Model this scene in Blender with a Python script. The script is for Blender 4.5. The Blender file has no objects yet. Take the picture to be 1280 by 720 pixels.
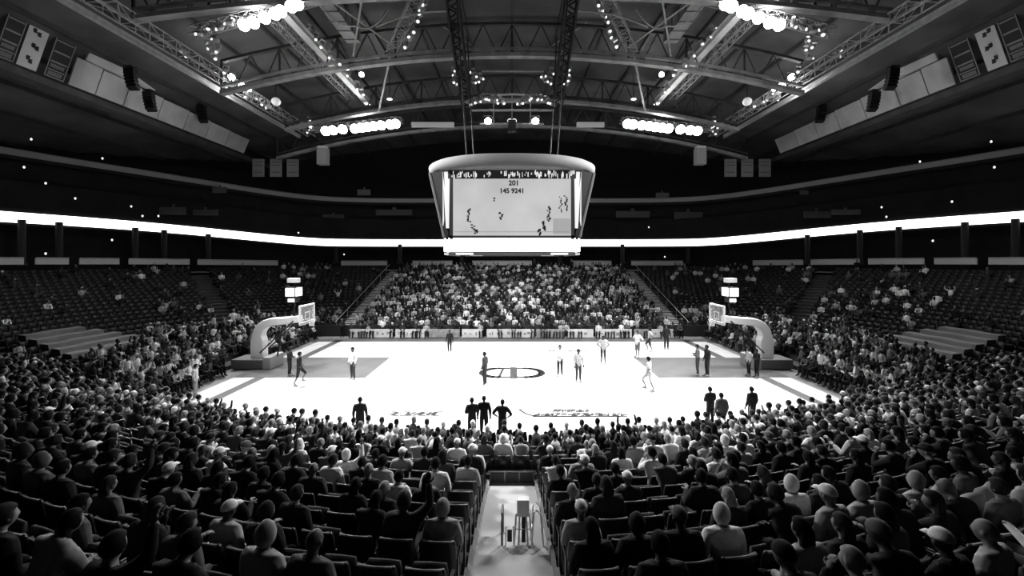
import bpy, bmesh, math, random
import numpy as np
from mathutils import Vector, Matrix, Quaternion
random.seed(7); rng = np.random.default_rng(7)
S = bpy.context.scene
COL = S.collection
# ------------------------------------------------------------------ camera
CX, CY, CH = 0.0, -27.0, 6.9          # where the photographer stands
FPX, VX, VY = 528.0, 640.0, 324.0     # focal length and horizon in pixels of the 1280x720 frame
cam_d = bpy.data.cameras.new('camera'); cam = bpy.data.objects.new('camera', cam_d); COL.objects.link(cam)
cam.location = (CX, CY, CH); cam.rotation_euler = (math.pi/2, 0, 0)
cam_d.sensor_width = 36; cam_d.lens = FPX/1280*36; cam_d.shift_y = -(360-VY)/1280
cam_d.clip_start = .05; cam_d.clip_end = 300
S.camera = cam
# ------------------------------------------------------------------ world, exposure
w = bpy.data.worlds.new('world'); S.world = w; w.use_nodes = True
w.node_tree.nodes['Background'].inputs[0].default_value = (1, 1, 1, 1)
w.node_tree.nodes['Background'].inputs[1].default_value = 0.0015
S.view_settings.view_transform = 'Standard'; S.view_settings.look = 'None'
S.view_settings.exposure = 0.0; S.view_settings.gamma = 1; S.view_settings.use_curve_mapping = False
S.cycles.use_denoising = True
S.cycles.max_bounces = 4; S.cycles.diffuse_bounces = 2; S.cycles.glossy_bounces = 2; S.cycles.transmission_bounces = 3
S.cycles.sample_clamp_indirect = 3; S.cycles.caustics_reflective = False; S.cycles.caustics_refractive = False

def at(px, py, Z):
    """pixel of the 1280x720 frame at depth Z -> point"""
    return Vector((CX+(px-VX)/FPX*Z, CY+Z, CH+(VY-py)/FPX*Z))
def proj(p):
    Z = p[1]-CY
    if Z < .3: return (-9999, -9999, Z)
    return (VX+(p[0]-CX)/Z*FPX, VY-(p[2]-CH)/Z*FPX, Z)
# light budget: the roof lamps, plus added fill for the stands
E_BANK = 9000; E_COURT = 40000; E_CEIL = 480; E_FILL = 900
def lamp(kind, name, loc, energy, target=None, size=.4, angle=60, blend=.8, parent=None):
    d = bpy.data.lights.new(name, kind); d.energy = energy
    o = bpy.data.objects.new(name, d); COL.objects.link(o); o.location = loc
    if kind == 'AREA': d.size = size
    else: d.shadow_soft_size = size
    if kind == 'SPOT': d.spot_size = math.radians(angle); d.spot_blend = blend
    if target is not None:
        o.rotation_euler = (Vector(target)-Vector(loc)).to_track_quat('-Z', 'Y').to_euler()
    if parent is not None:
        o.parent = parent; o.matrix_parent_inverse = parent.matrix_basis.inverted()
    return o
# (x, y, z), aim, energy factor, cone
GAME_LIGHTS = [((-17,  .5, 21.8), (-4, -5.5, 0), 2.0, 68), ((17,  .5, 21.8), (4, -5.5, 0), 2.0, 68),
               ((-16, 18.0, 21.2), (-3, 1, 0), .6, 84), ((16, 18.0, 21.2), (3, 1, 0), .6, 84),
               ((-12, -12, 22.5), (-3, 4, 0), .95, 60), ((12, -12, 22.5), (3, 4, 0), .95, 60),
               ((-24, 10, 21.6), (-13, 0, 0), .5, 80), ((24, 10, 21.6), (13, 0, 0), .5, 80)]
for i, (p, t, e, an) in enumerate(GAME_LIGHTS):
    lamp('SPOT', 'game_light', p, E_COURT*e, t, 2.2, an, .85)
for s in (-1, 1):      # the side glow of the banks that reaches the roof deck
    lamp('POINT', 'bank_glow', (s*16.5, .3, 22.3), E_CEIL, size=.5)
    lamp('POINT', 'bank_glow', (s*16, 18.6, 21.9), E_CEIL, size=.5)
    lamp('POINT', 'bank_glow', (s*25, 10.4, 20.8), E_CEIL*.7, size=.4)
lamp('SPOT', 'stand_fill', (0, 13, 24), E_FILL*10, (0, 18.5, 0), 4, 88, .7)  # fill spots added to brighten the far and end stands, no fixture there
for s in (-1, 1): lamp('SPOT', 'stand_fill', (s*25, 4, 21), E_FILL*4.2, (s*33, 5, 1), 2.5, 95, .8)

# ------------------------------------------------------------------ materials (the photograph is black and white)
MATS = {}
def mat(name, v, rough=.7, var=0, scale=4, metal=0, emit=0, spec=.3, bump=0):
    if name in MATS: return MATS[name]
    m = bpy.data.materials.new(name); m.use_nodes = True; nt = m.node_tree; b = nt.nodes['Principled BSDF']
    b.inputs['Base Color'].default_value = (v, v, v, 1); b.inputs['Roughness'].default_value = rough
    b.inputs['Metallic'].default_value = metal; b.inputs['Specular IOR Level'].default_value = spec
    if emit:
        b.inputs['Emission Color'].default_value = (1, 1, 1, 1); b.inputs['Emission Strength'].default_value = emit
    if var or bump:
        n = nt.nodes.new('ShaderNodeTexNoise'); n.inputs['Scale'].default_value = scale; n.inputs['Detail'].default_value = 3
        tc = nt.nodes.new('ShaderNodeTexCoord'); nt.links.new(tc.outputs['Object'], n.inputs['Vector'])
        if var:
            r = nt.nodes.new('ShaderNodeMapRange'); r.inputs['From Min'].default_value = .35; r.inputs['From Max'].default_value = .65
            r.inputs['To Min'].default_value = v*(1-var); r.inputs['To Max'].default_value = v*(1+var)
            nt.links.new(n.outputs['Fac'], r.inputs['Value']); nt.links.new(r.outputs['Result'], b.inputs['Base Color'])
        if bump:
            bp = nt.nodes.new('ShaderNodeBump'); bp.inputs['Strength'].default_value = bump; bp.inputs['Distance'].default_value = .02
            nt.links.new(n.outputs['Fac'], bp.inputs['Height']); nt.links.new(bp.outputs['Normal'], b.inputs['Normal'])
    MATS[name] = m; return m
def plank_mat():
    m = mat('maple_planks', .8, .42, 0); nt = m.node_tree; b = nt.nodes['Principled BSDF']
    tc = nt.nodes.new('ShaderNodeTexCoord'); br = nt.nodes.new('ShaderNodeTexBrick')
    br.inputs['Scale'].default_value = 1; br.inputs['Brick Width'].default_value = 1.6; br.inputs['Row Height'].default_value = .12
    br.inputs['Mortar Size'].default_value = .002
    for i, c in enumerate((.60, .56)): br.inputs[i+1].default_value = (c, c, c, 1)
    br.inputs['Mortar'].default_value = (.45, .45, .45, 1)
    nt.links.new(tc.outputs['Object'], br.inputs['Vector']); nt.links.new(br.outputs['Color'], b.inputs['Base Color'])
    return m
M_WOOD = plank_mat()
M_PAINT = mat('dark_court_paint', .065, .5, .12, 1.2)
M_LINE = mat('court_line_paint', .42, .5)
M_MARK = mat('lettering_paint', .03, .5, .5, 9)
M_CONC = mat('concrete', .16, .8, .2, .8)
M_APRON = mat('apron_vinyl', .45, .6, .06, 1)
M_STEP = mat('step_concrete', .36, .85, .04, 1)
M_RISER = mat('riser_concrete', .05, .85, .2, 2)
M_SEAT = mat('seat_plastic', .022, .33, spec=.5)
M_SEATPAD = mat('seat_upholstery', .018, .7, .2, 30)
M_METAL = mat('brushed_metal', .45, .4, metal=.6)
M_TRUSS = mat('truss_metal', .38, .5, .15, 3)
M_STEEL = mat('roof_steel', .3, .6, .25, 1)
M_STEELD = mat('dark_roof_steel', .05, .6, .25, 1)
M_DECK = mat('roof_deck', .095, .8, .3, .25)
M_BLACK = mat('black_metal', .015, .5)
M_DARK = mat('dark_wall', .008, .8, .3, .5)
M_PANEL = mat('acoustic_panel', .5, .7, .12, .7)
M_WHITE = mat('white_padding', .9, .5)
M_LED = mat('led_white', .8, .5, emit=3.0)
M_LAMP = mat('lamp_lens', .9, .3, emit=40)
M_LAMPS = mat('small_lamp_lens', .9, .3, emit=1.3)
M_DOT = mat('aisle_lamp_lens', .9, .3, emit=1.1)
M_DIM = mat('dim_lens', .7, .2, emit=.35)
M_RING = mat('scoreboard_shell', .17, 1.0, spec=0)
M_GLASS = mat('glass_rail', .5, .4)
M_BAN = mat('banner_white', .62, .8)
M_BAND = mat('banner_dark', .03, .8)
M_BANL = mat('banner_outline', .25, .8)
for m_ in (M_LAMPS, M_DOT, M_DIM, M_LAMP):
    try: m_.cycles.emission_sampling = 'NONE'
    except Exception: pass

# ------------------------------------------------------------------ mesh helpers
class MB:
    def __init__(s): s.v = []; s.f = []; s.mi = []; s.cur = 0
    def add(s, vs, fs):
        n = len(s.v); s.v += [tuple(v) for v in vs]; s.f += [tuple(n+i for i in f) for f in fs]; s.mi += [s.cur]*len(fs); return s
    def box(s, c, d, rot=None):
        c = Vector(c); h = Vector(d)/2
        vs = [Vector((x*h.x, y*h.y, z*h.z)) for x in (-1, 1) for y in (-1, 1) for z in (-1, 1)]
        if rot is not None: vs = [rot @ v for v in vs]
        return s.add([c+v for v in vs], [(0, 1, 3, 2), (4, 6, 7, 5), (0, 4, 5, 1), (2, 3, 7, 6), (0, 2, 6, 4), (1, 5, 7, 3)])
    def tube(s, pts, r, n=6, caps=True):
        pts = [Vector(p) for p in pts]; rs = r if isinstance(r, (list, tuple)) else [r]*len(pts)
        vs = []
        for i, p in enumerate(pts):
            t = (pts[min(i+1, len(pts)-1)]-pts[max(i-1, 0)]).normalized()
            a = Vector((0, 0, 1)) if abs(t.z) < .9 else Vector((1, 0, 0))
            u = t.cross(a).normalized(); w_ = t.cross(u)
            for k in range(n):
                q = 2*math.pi*(k+.5)/n; vs.append(p+(u*math.cos(q)+w_*math.sin(q))*rs[i])
        fs = [(i*n+k, i*n+(k+1) % n, (i+1)*n+(k+1) % n, (i+1)*n+k) for i in range(len(pts)-1) for k in range(n)]
        if caps: fs += [tuple(reversed(range(n))), tuple(range((len(pts)-1)*n, len(pts)*n))]
        return s.add(vs, fs)
    def loft(s, rings, close=False, caps=False):
        n = len(rings[0]); vs = [p for r in rings for p in r]; fs = []
        for i in range(len(rings)-1):
            for k in range(n if close else n-1):
                fs.append((i*n+k, i*n+(k+1) % n, (i+1)*n+(k+1) % n, (i+1)*n+k))
        if caps: fs += [tuple(reversed(range(n))), tuple(range((len(rings)-1)*n, len(rings)*n))]
        return s.add(vs, fs)
    def prism(s, poly, z0, z1):
        n = len(poly)
        return s.add([(x, y, z0) for x, y in poly]+[(x, y, z1) for x, y in poly],
                     [tuple(reversed(range(n))), tuple(range(n, 2*n))]+[(k, (k+1) % n, n+(k+1) % n, n+k) for k in range(n)])
    def sphere(s, c, r, nu=10, nv=7):
        c = Vector(c); r = Vector(r) if hasattr(r, '__len__') else Vector((r, r, r)); vs = [c+Vector((0, 0, r.z))]
        for j in range(1, nv):
            for k in range(nu):
                a, b = math.pi*j/nv, 2*math.pi*k/nu
                vs.append(c+Vector((r.x*math.sin(a)*math.cos(b), r.y*math.sin(a)*math.sin(b), r.z*math.cos(a))))
        vs.append(c-Vector((0, 0, r.z))); fs = [(0, 1+k, 1+(k+1) % nu) for k in range(nu)]
        for j in range(nv-2):
            for k in range(nu): fs.append((1+j*nu+k, 1+(j+1)*nu+k, 1+(j+1)*nu+(k+1) % nu, 1+j*nu+(k+1) % nu))
        e = len(vs)-1; fs += [(e, 1+(nv-2)*nu+(k+1) % nu, 1+(nv-2)*nu+k) for k in range(nu)]
        return s.add(vs, fs)
    def mesh(s, name, mats, smooth=False):
        me = bpy.data.meshes.new(name); me.from_pydata(s.v, [], s.f); me.update()
        for m in (mats if isinstance(mats, (list, tuple)) else [mats]): me.materials.append(m)
        if any(s.mi): me.polygons.foreach_set('material_index', s.mi)
        bm = bmesh.new(); bm.from_mesh(me); bmesh.ops.recalc_face_normals(bm, faces=bm.faces); bm.to_mesh(me); bm.free()
        if smooth: me.polygons.foreach_set('use_smooth', [True]*len(me.polygons))
        return me
    def build(s, name, mats, parent=None, smooth=False, bevel=0):
        return put(name, s.mesh(name, mats, smooth), parent, bevel=bevel)
def put(name, me, parent=None, loc=None, rz=None, bevel=0):
    o = bpy.data.objects.new(name, me); COL.objects.link(o)
    if parent is not None: o.parent = parent
    if loc is not None: o.location = loc
    if rz is not None: o.rotation_euler = (0, 0, rz)
    if bevel:
        b = o.modifiers.new('bevel', 'BEVEL'); b.width = bevel; b.segments = 2; b.limit_method = 'ANGLE'
    return o
def tag(o, label, cat, group=None):
    o['label'] = label; o['category'] = cat
    if group: o['group'] = group
    return o
def struct(o): o['kind'] = 'structure'; return o
def stuff(o, label, cat): o['kind'] = 'stuff'; o['label'] = label; o['category'] = cat; return o
def empty(name, loc, rz=0, rot=None):
    o = bpy.data.objects.new(name, None); COL.objects.link(o); o.location = loc
    o.rotation_euler = rot if rot is not None else (0, 0, rz); o.empty_display_size = .2
    return o
def copy_thing(root, loc, rz=0, scale=None):
    c = root.copy(); COL.objects.link(c); c.location = loc; c.rotation_euler = (0, 0, rz)
    if scale: c.scale = scale
    for ch in root.children:
        d = ch.copy(); COL.objects.link(d); d.parent = c
        for g in ch.children:
            e = g.copy(); COL.objects.link(e); e.parent = d
    return c
ORD = ['first', 'second', 'third', 'fourth', 'fifth', 'sixth', 'seventh', 'eighth', 'ninth', 'tenth', 'eleventh', 'twelfth',
       'thirteenth', 'fourteenth', 'fifteenth', 'sixteenth', 'seventeenth', 'eighteenth', 'nineteenth', 'twentieth']
def side(s): return 'left' if s < 0 else 'right'
def word(n):
    if n <= 20: return ORD[n-1]
    t, u = divmod(n, 10)
    return ({2: 'twentieth', 3: 'thirtieth', 4: 'fortieth', 5: 'fiftieth'}[t] if u == 0 else {2: 'twenty', 3: 'thirty', 4: 'forty', 5: 'fifty'}[t]+'-'+ORD[u-1])

# ------------------------------------------------------------------ plan of the bowl (far side and ends)
YS0 = -6.0
def bowl(d, n=28, ylow=YS0):
    """open plan curve: from the near left end round the far side to the near right end, offset d outwards"""
    r = 10.5+d; cx, cy = 15.5, .5
    right = [(cx+r*math.cos(a), cy+r*math.sin(a)) for a in [math.pi/2*(1-k/n) for k in range(n+1)]]
    m = 14; right += [(cx+r, cy+(ylow-cy)*k/m) for k in range(1, m+1)]
    left = [(-x, y) for x, y in reversed(right)]
    mid = [(-15.5+31*k/12, cy+r) for k in range(1, 12)]
    return left+mid+right
def rise(x):
    t = min(1, max(0, (abs(x)-24)/22)); return 1.55*t*t*(3-2*t)
def ringline(d, h, lift=0, ylow=YS0): return [(x, y, h+lift*rise(x)) for x, y in bowl(d, ylow=ylow)]
def in_row(pts, sp):
    """evenly spaced seats along a plan polyline: position, inward facing angle, arc length"""
    P = [Vector((p[0], p[1])) for p in pts]; L = [0]
    for a, b in zip(P, P[1:]): L.append(L[-1]+(b-a).length)
    out = []; n = int(L[-1]/sp); j = 0; off = (L[-1]-n*sp)/2
    for i in range(n+1):
        s = off+i*sp
        while j < len(L)-2 and L[j+1] < s: j += 1
        t = (s-L[j])/max(1e-6, L[j+1]-L[j]); q = P[j].lerp(P[j+1], t); d = (P[j+1]-P[j]).normalized()
        out.append((q.x, q.y, math.atan2(d.y, d.x), s-L[-1]/2))
    return out

# ------------------------------------------------------------------ floor and court
struct(MB().box((0, 2, -.08), (130, 90, .12)).build('floor', M_CONC))
# near apron, a wide light floor between the near seats and the court
court = empty('basketball_court', (0, 0, 0))
tag(court, 'brightly lit light wooden basketball court with dark painted keys and border', 'basketball court')
g = MB(); g.box((0, -.75, -.01), (28.65, 16.75+2.6, .06)); g.build('playing_surface', M_WOOD, court)
g = MB()     # dark border bands
g.box((0, 8.72+.12, .0), (33.5, 1.25, .05))
for s in (-1, 1): g.box((s*(14.33+.3), -1.3, .0), (.6, 20.3, .05))
g.build('painted_border', M_PAINT, court)
g = MB()
for s in (-1, 1): g.box((s*15.55, -1.3, -.002), (1.25, 19, .05))
g.box((0, -11.6, -.004), (31, 2.9, .05))
g.build('light_apron', M_APRON, court)
for s in (-1, 1):
    g = MB(); x0, x1 = s*(14.33-5.79), s*16.2; g.box(((x0+x1)/2, 0, .012), (abs(x1-x0), 4.88, .045)); g.build('painted_key', M_PAINT, court)
g = MB()
def flatline(g, pts, w, z=.024, t=.02):
    for a, b in zip(pts, pts[1:]):
        a = Vector((a[0], a[1], z)); b = Vector((b[0], b[1], z)); d = b-a
        g.box((a+b)/2, (d.length+w*.5, w, t), Matrix.Rotation(math.atan2(d.y, d.x), 3, 'Z'))
arc = lambda cx, cy, r, a0, a1, n=28: [(cx+r*math.cos(math.radians(a0+(a1-a0)*k/n)), cy+r*math.sin(math.radians(a0+(a1-a0)*k/n))) for k in range(n+1)]
flatline(g, [(0, -7.6), (0, 7.6)], .05)
flatline(g, [(-14.3, 7.6), (14.3, 7.6), (14.3, -7.6), (-14.3, -7.6), (-14.3, 7.6)], .05)
flatline(g, arc(0, 0, 1.83, 0, 360), .05)
for s in (-1, 1):
    c0 = 90 if s < 0 else 270
    flatline(g, arc(s*8.54, 0, 1.83, c0, c0-180), .05, .03)
    flatline(g, [(s*14.3, 6.7), (s*10, 6.7)], .05); flatline(g, [(s*14.3, -6.7), (s*10, -6.7)], .05)
    flatline(g, arc(s*12.75, 0, 7.24, 68 if s < 0 else 112, -68 if s < 0 else 248), .05)
g.build('court_line', M_LINE, court)
for s in (-1, 1):   # key outline, free throw dashes
    g = MB(); flatline(g, [(s*14.3, 2.44), (s*8.54, 2.44), (s*8.54, -2.44), (s*14.3, -2.44)], .07, .036)
    for x in (13.1, 12.2, 11.3): flatline(g, [(s*x, 2.0), (s*x, 2.35)], .06, .038); flatline(g, [(s*x, -2.0), (s*x, -2.35)], .06, .038)
    g.build('key_line', mat('key_line_paint', .1, .5), court)
# centre logo: a long rounded emblem of two bars with blocks between
g = MB(); zc = .03
yl0, yl1 = -2.55, -.25
for y_ in (yl0+.15, yl1-.15):
    flatline(g, [(-.8, y_), (.8, y_)], .32, zc)
flatline(g, arc(-.8, (yl0+yl1)/2, (yl1-yl0)/2-.15, 90, 270, 10), .42, zc)
flatline(g, arc(.8, (yl0+yl1)/2, (yl1-yl0)/2-.15, 90, -90, 10), .42, zc)
flatline(g, [(.1, yl0), (.1, yl1)], .42, zc+.004); flatline(g, [(-.75, yl0+.2), (-.55, yl1-.2)], .16, zc)
flatline(g, [(.3, (yl0+yl1)/2+.3), (1.4, (yl0+yl1)/2+.3)], .1, zc)
g.build('center_emblem', M_MARK, court)
def scribble(g, x0, x1, y, h, n, r, z=.028, slant=.25, skip=.0):
    """a run of letter shapes too small to read in the photograph: strokes of varied form"""
    wd = (x1-x0)/n
    for i in range(n):
        if r.random() < skip: continue
        cx = x0+wd*(i+.5); a = wd*.36
        forms = [[(-a, -h/2), (-a, h/2)], [(a, -h/2), (a, h/2)], [(-a, h/2), (a, h/2)], [(-a, -h/2), (a, -h/2)], [(-a, 0), (a, 0)], [(-a, -h/2), (a, h/2)]]
        for f in r.sample(forms, 3):
            flatline(g, [(cx+p[0]+slant*p[1], y+p[1]) for p in f], wd*.27, z)
r = random.Random(3)
g = MB(); scribble(g, -5.5, -3.15, -8.2, .42, 8, r); g.build('sideline_lettering', M_MARK, court)
g = MB(); scribble(g, .95, 5.1, -8.35, .36, 14, r); flatline(g, [(.35, -7.7), (.6, -8.2), (1.0, -8.5), (2.2, -8.55), (4.9, -8.5)], .09, .028)
scribble(g, 1.85, 3.5, -7.85, .26, 8, r); g.build('sideline_lettering', M_MARK, court)
g = MB(); scribble(g, 2.6, 5.6, 4.6, .5, 10, r); g.build('far_lettering', mat('soft_lettering', .15, .5), court)
# light floor patches by the corner entrances
for s in (-1, 1):
    tag(MB().box((s*22.9, -4.6, .0), (3.6, 2.6, .06)).build('floor_mat', M_APRON), 'light floor mat at the %s end entrance beyond the corner seats' % side(s), 'floor mat')

# ------------------------------------------------------------------ hoops
M_CLEAR = bpy.data.materials.new('backboard_glass'); M_CLEAR.use_nodes = True
_n = M_CLEAR.node_tree; _b = _n.nodes['Principled BSDF']; _b.inputs['Alpha'].default_value = .25; _b.inputs['Roughness'].default_value = .1
_b.inputs['Base Color'].default_value = (.8, .8, .8, 1)
for s in (-1, 1):
    h = empty('basketball_hoop', (s*15.6, 0, 0))
    tag(h, 'white padded portable basketball hoop standing behind the %s baseline' % side(s), 'basketball hoop')
    g = MB(); g.box((s*.9, 0, .35), (2.0, 1.5, .6)); g.build('base', mat('hoop_base', .12, .6), h, bevel=.05)
    g = MB(); g.box((s*-.35, 0, .42), (.5, 1.6, .8)); g.build('base_padding', mat('grey_padding', .3, .6), h, bevel=.06)
    # arm: rises at the back, curves over and reaches to the board
    pts = [(s*.55, 0, .6)]+[(s*.55, 0, .9+.28*k) for k in range(5)]
    pts += [(s*(.55-1.0+1.0*math.cos(a)), 0, 2.02+.9*math.sin(a)) for a in [math.pi/2*k/6 for k in range(1, 7)]]
    pts += [(s*-1.2, 0, 2.98), (s*-2.1, 0, 3.1)]
    g = MB(); rings = []
    for i, p in enumerate(pts):
        p = Vector(p); t = (Vector(pts[min(i+1, len(pts)-1)])-Vector(pts[max(i-1, 0)])).normalized(); u = Vector((0, 1, 0)); v = t.cross(u)
        hw, hv = .32, (.4 if i < 5 else .3-.012*(i-5))
        rings.append([p+u*hw*a+v*hv*b for a, b in ((-1, -1), (1, -1), (1, 1), (-1, 1))])
    g.loft(rings, True, True); g.build('padded_arm', M_WHITE, h, bevel=.05)
    g = MB()
    for sy in (-.35, .35): g.tube([(s*.3, sy, 1.0), (s*-1.8, sy, 3.0)], .04)
    g.tube([(s*-.6, 0, .7), (s*-1.0, 0, 3.0)], .05); g.build('strut', M_BLACK, h)
    g = MB(); g.box((s*-2.5, 0, 3.43), (.04, 1.83, 1.07)); bb = g.build('backboard', M_CLEAR, h)
    g = MB()
    for z_ in (2.9, 3.965): g.box((s*-2.5, 0, z_), (.1, 1.9, .1))
    for y_ in (-.92, .92): g.box((s*-2.5, y_, 3.43), (.1, .1, 1.1))
    for z_ in (3.08, 3.53): g.box((s*-2.53, 0, z_), (.02, .61, .05))
    for y_ in (-.3, .3): g.box((s*-2.53, y_, 3.3), (.02, .05, .47))
    g.build('board_frame', M_WHITE, bb)
    g = MB(); g.box((s*-2.5, 0, 2.84), (.1, 1.88, .1)); g.build('edge_padding', M_WHITE, bb)
    g = MB(); rc = (s*-2.8, 0, 3.05); g.tube([(rc[0]+.23*math.cos(a), .23*math.sin(a), 3.05) for a in [2*math.pi*k/16 for k in range(17)]], .012); g.box((s*-2.55, 0, 3.03), (.08, .12, .06))
    rim = g.build('rim', mat('rim_metal', .3, .4), h)
    g = MB()
    for k in range(12):
        a = 2*math.pi*k/12
        for d in (.26, -.26): g.tube([(rc[0]+.23*math.cos(a), .23*math.sin(a), 3.05), (rc[0]+.16*math.cos(a+d), .16*math.sin(a+d), 2.85), (rc[0]+.13*math.cos(a), .13*math.sin(a), 2.62)], .006, 4)
    g.build('net', M_WHITE, rim)
    clk = MB().box((s*-1.65, 0, 4.8), (.62, .9, .62)).box((s*-1.65, 0, 4.3), (.45, .6, .3)).build('shot_clock', M_BLACK, h)
    g = MB(); g.box((s*-1.65, -.47, 4.82), (.55, .03, .52)); g.box((s*-1.98, 0, 4.82), (.03, .8, .52)); g.box((s*-1.65, -.32, 4.3), (.4, .03, .22)); g.build('lit_face', mat('clock_face', .9, .4, emit=1.6), clk)
    g = MB(); g.tube([(s*-1.7, 0, 3.1), (s*-1.7, 0, 5.5)], .05); g.build('clock_pole', M_BLACK, h)
    g = MB(); g.box((s*-1.65, 0, 5.55), (.6, .5, .28)); g.build('camera_box', M_WHITE, h)

# ------------------------------------------------------------------ stands: far side and ends
TR, RH = .85, .25
NR = 20
def row_h(k): return .35+RH*k
g = MB(); gr = MB()
for k in range(NR):
    d0, d1 = k*TR, (k+1)*TR; h = row_h(k)
    a = ringline(d0, h); b = ringline(d1, h); c = ringline(d0, h-RH if k else 0)
    g.loft([a, b]); gr.loft([c, a])
stand = empty('stand', (0, 0, 0)); tag(stand, 'dark stepped seating stand around the far side and both ends', 'seating stand')
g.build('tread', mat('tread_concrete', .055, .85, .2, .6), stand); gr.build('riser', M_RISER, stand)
# stairs in the far stand
for s in (-1, 1):
    t = empty('stairway', (s*15.2, 11, 0)); tag(t, 'pale concrete stairway climbing the far stand on the %s' % side(s), 'stairway')
    g = MB()
    for k in range(NR*2):
        hh = row_h(0)+RH*k/2; g.box((0, TR*(k+.5)/2, hh/2+.02), (1.3, TR/2, hh+.08))
    g.build('step', mat('stair_concrete', .38, .85, .15, 2), t)
    g = MB(); g.tube([(s*.75, 0, 1.2), (s*.75, NR*TR, 1.2+RH*NR)], .03)
    for k in range(0, NR, 3): g.tube([(s*.75, TR*(k+.5), row_h(k)), (s*.75, TR*(k+.5), 1.2+RH*(k+.5))], .025)
    g.build('handrail', M_METAL, t)
# row edge rails / fascia at the foot of the stands, ends
struct(MB().loft([ringline(-.1, 0), ringline(-.1, 1.0)]).loft([ringline(-.1, 1.0), ringline(0, 1.0)]).build('trim_1', mat('foot_wall', .035, .7, .2, 1)))
# concourse, back walls, upper levels
DC = NR*TR
struct(MB().loft([ringline(DC, row_h(NR-1)+.3), ringline(DC+6.5, row_h(NR-1)+.3)]).build('floor_concourse', M_CONC))
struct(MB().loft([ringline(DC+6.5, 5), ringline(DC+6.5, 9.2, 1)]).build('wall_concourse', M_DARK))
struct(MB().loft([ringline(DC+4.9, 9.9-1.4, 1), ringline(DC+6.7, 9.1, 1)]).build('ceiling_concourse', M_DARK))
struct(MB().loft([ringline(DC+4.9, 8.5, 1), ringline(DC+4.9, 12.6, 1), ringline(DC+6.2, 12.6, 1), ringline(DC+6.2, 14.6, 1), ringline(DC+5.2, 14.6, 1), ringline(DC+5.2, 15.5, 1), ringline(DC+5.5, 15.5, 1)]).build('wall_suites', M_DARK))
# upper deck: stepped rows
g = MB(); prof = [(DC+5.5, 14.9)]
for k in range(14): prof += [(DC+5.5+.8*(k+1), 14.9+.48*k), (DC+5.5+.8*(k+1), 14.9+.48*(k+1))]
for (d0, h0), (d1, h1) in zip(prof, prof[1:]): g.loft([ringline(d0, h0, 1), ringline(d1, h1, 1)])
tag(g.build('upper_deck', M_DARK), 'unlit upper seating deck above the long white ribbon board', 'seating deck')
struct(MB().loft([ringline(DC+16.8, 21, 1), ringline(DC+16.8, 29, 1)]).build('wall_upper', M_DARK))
g = MB(); g.loft([ringline(DC+5.15, 14.95, 1), ringline(DC+5.15, 15.45, 1), ringline(DC+5.0, 15.55, 1), ringline(DC+5.3, 15.6, 1)])
tag(g.build('deck_fascia', mat('fascia_grey', .3, .6)), 'thin grey curved fascia along the front edge of the upper deck', 'fascia')
# ribbon board
rb = empty('ribbon_board', (0, 33, 9)); tag(rb, 'glowing white LED ribbon board wrapping the whole arena', 'ribbon board')
off = lambda L: [(x, y-33, z-9) for x, y, z in L]
MB().loft([off(ringline(DC+4.75, 8.72, 1)), off(ringline(DC+4.75, 9.68, 1))]).build('led_face', M_LED, rb)
MB().loft([off(ringline(DC+4.85, 8.6, 1)), off(ringline(DC+4.74, 8.6, 1)), off(ringline(DC+4.74, 8.72, 1))]).loft([off(ringline(DC+4.74, 9.68, 1)), off(ringline(DC+4.74, 9.8, 1)), off(ringline(DC+4.85, 9.8, 1))]).build('frame', M_BLACK, rb)
# concourse rail panels (separate runs with gaps)
def sub_curve(d, a0, a1, h0, h1, lift, thick=.1):
    P = [p for p in bowl(d, 60) if True]
    sel = []
    for (x, y) in P:
        px = proj((x, y, 7))[0]
        if a0 <= px <= a1: sel.append((x, y))
    if len(sel) < 2:
        y = .5+10.5+d; Z = y-CY; sel = [((a0-VX)/FPX*Z, y), ((a1-VX)/FPX*Z, y)]
    return sel
runs = [(-60, 40), (41, 97), (98, 160), (161, 240), (241, 348), (422, 488), (500, 572), (586, 688), (700, 776), (785, 860), (940, 1010), (1012, 1080), (1082, 1160), (1161, 1230), (1231, 1340)]
for i, (a, b) in enumerate(runs):
    sel = sub_curve(DC-.1, a, b, 0, 0, 0)
    g = MB(); lift = lambda x: .25*rise(x)
    lo = [(x, y, 6.1+lift(x)) for x, y in sel]; hi = [(x, y, 6.62+lift(x)) for x, y in sel]
    lo2 = [(x*1.003, y*1.004, z) for x, y, z in lo]; hi2 = [(x*1.003, y*1.004, z) for x, y, z in hi]
    g.loft([lo, hi, hi2, lo2], False); o = g.build('rail_panel', M_GLASS)
    tag(o, 'grey rail panel at the back of the lower stand, %s from the left' % ORD[i], 'rail panel', 'concourse rail panels')
    g = MB(); g.tube([(x, y, 6.68+lift(x)) for x, y in sel], .04); rl = g.build('top_rail', M_METAL, o)
# concourse columns
for i, px in enumerate((30, 72, 165, 205, 262, 420, 500, 577, 700, 778, 860, 1010, 1075, 1120, 1205, 1262)):
    P = min(bowl(DC+4.2, 60), key=lambda p: abs(proj((p[0], p[1], 7))[0]-px)) if not 380 < px < 900 else ((px-VX)/FPX*(DC+15.2-CY), DC+15.2)
    o = MB().tube([(P[0], P[1], 6.3), (P[0], P[1], 9.0+rise(P[0]))], .28, 10).tube([(P[0], P[1], 6.3), (P[0], P[1], 6.6)], .38, 10).build('concourse_column', mat('column_grey', .03, .7))
    tag(o, 'dim round column on the dark concourse under the ribbon board, %s from the left' % ORD[i], 'column', 'concourse columns')

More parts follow.
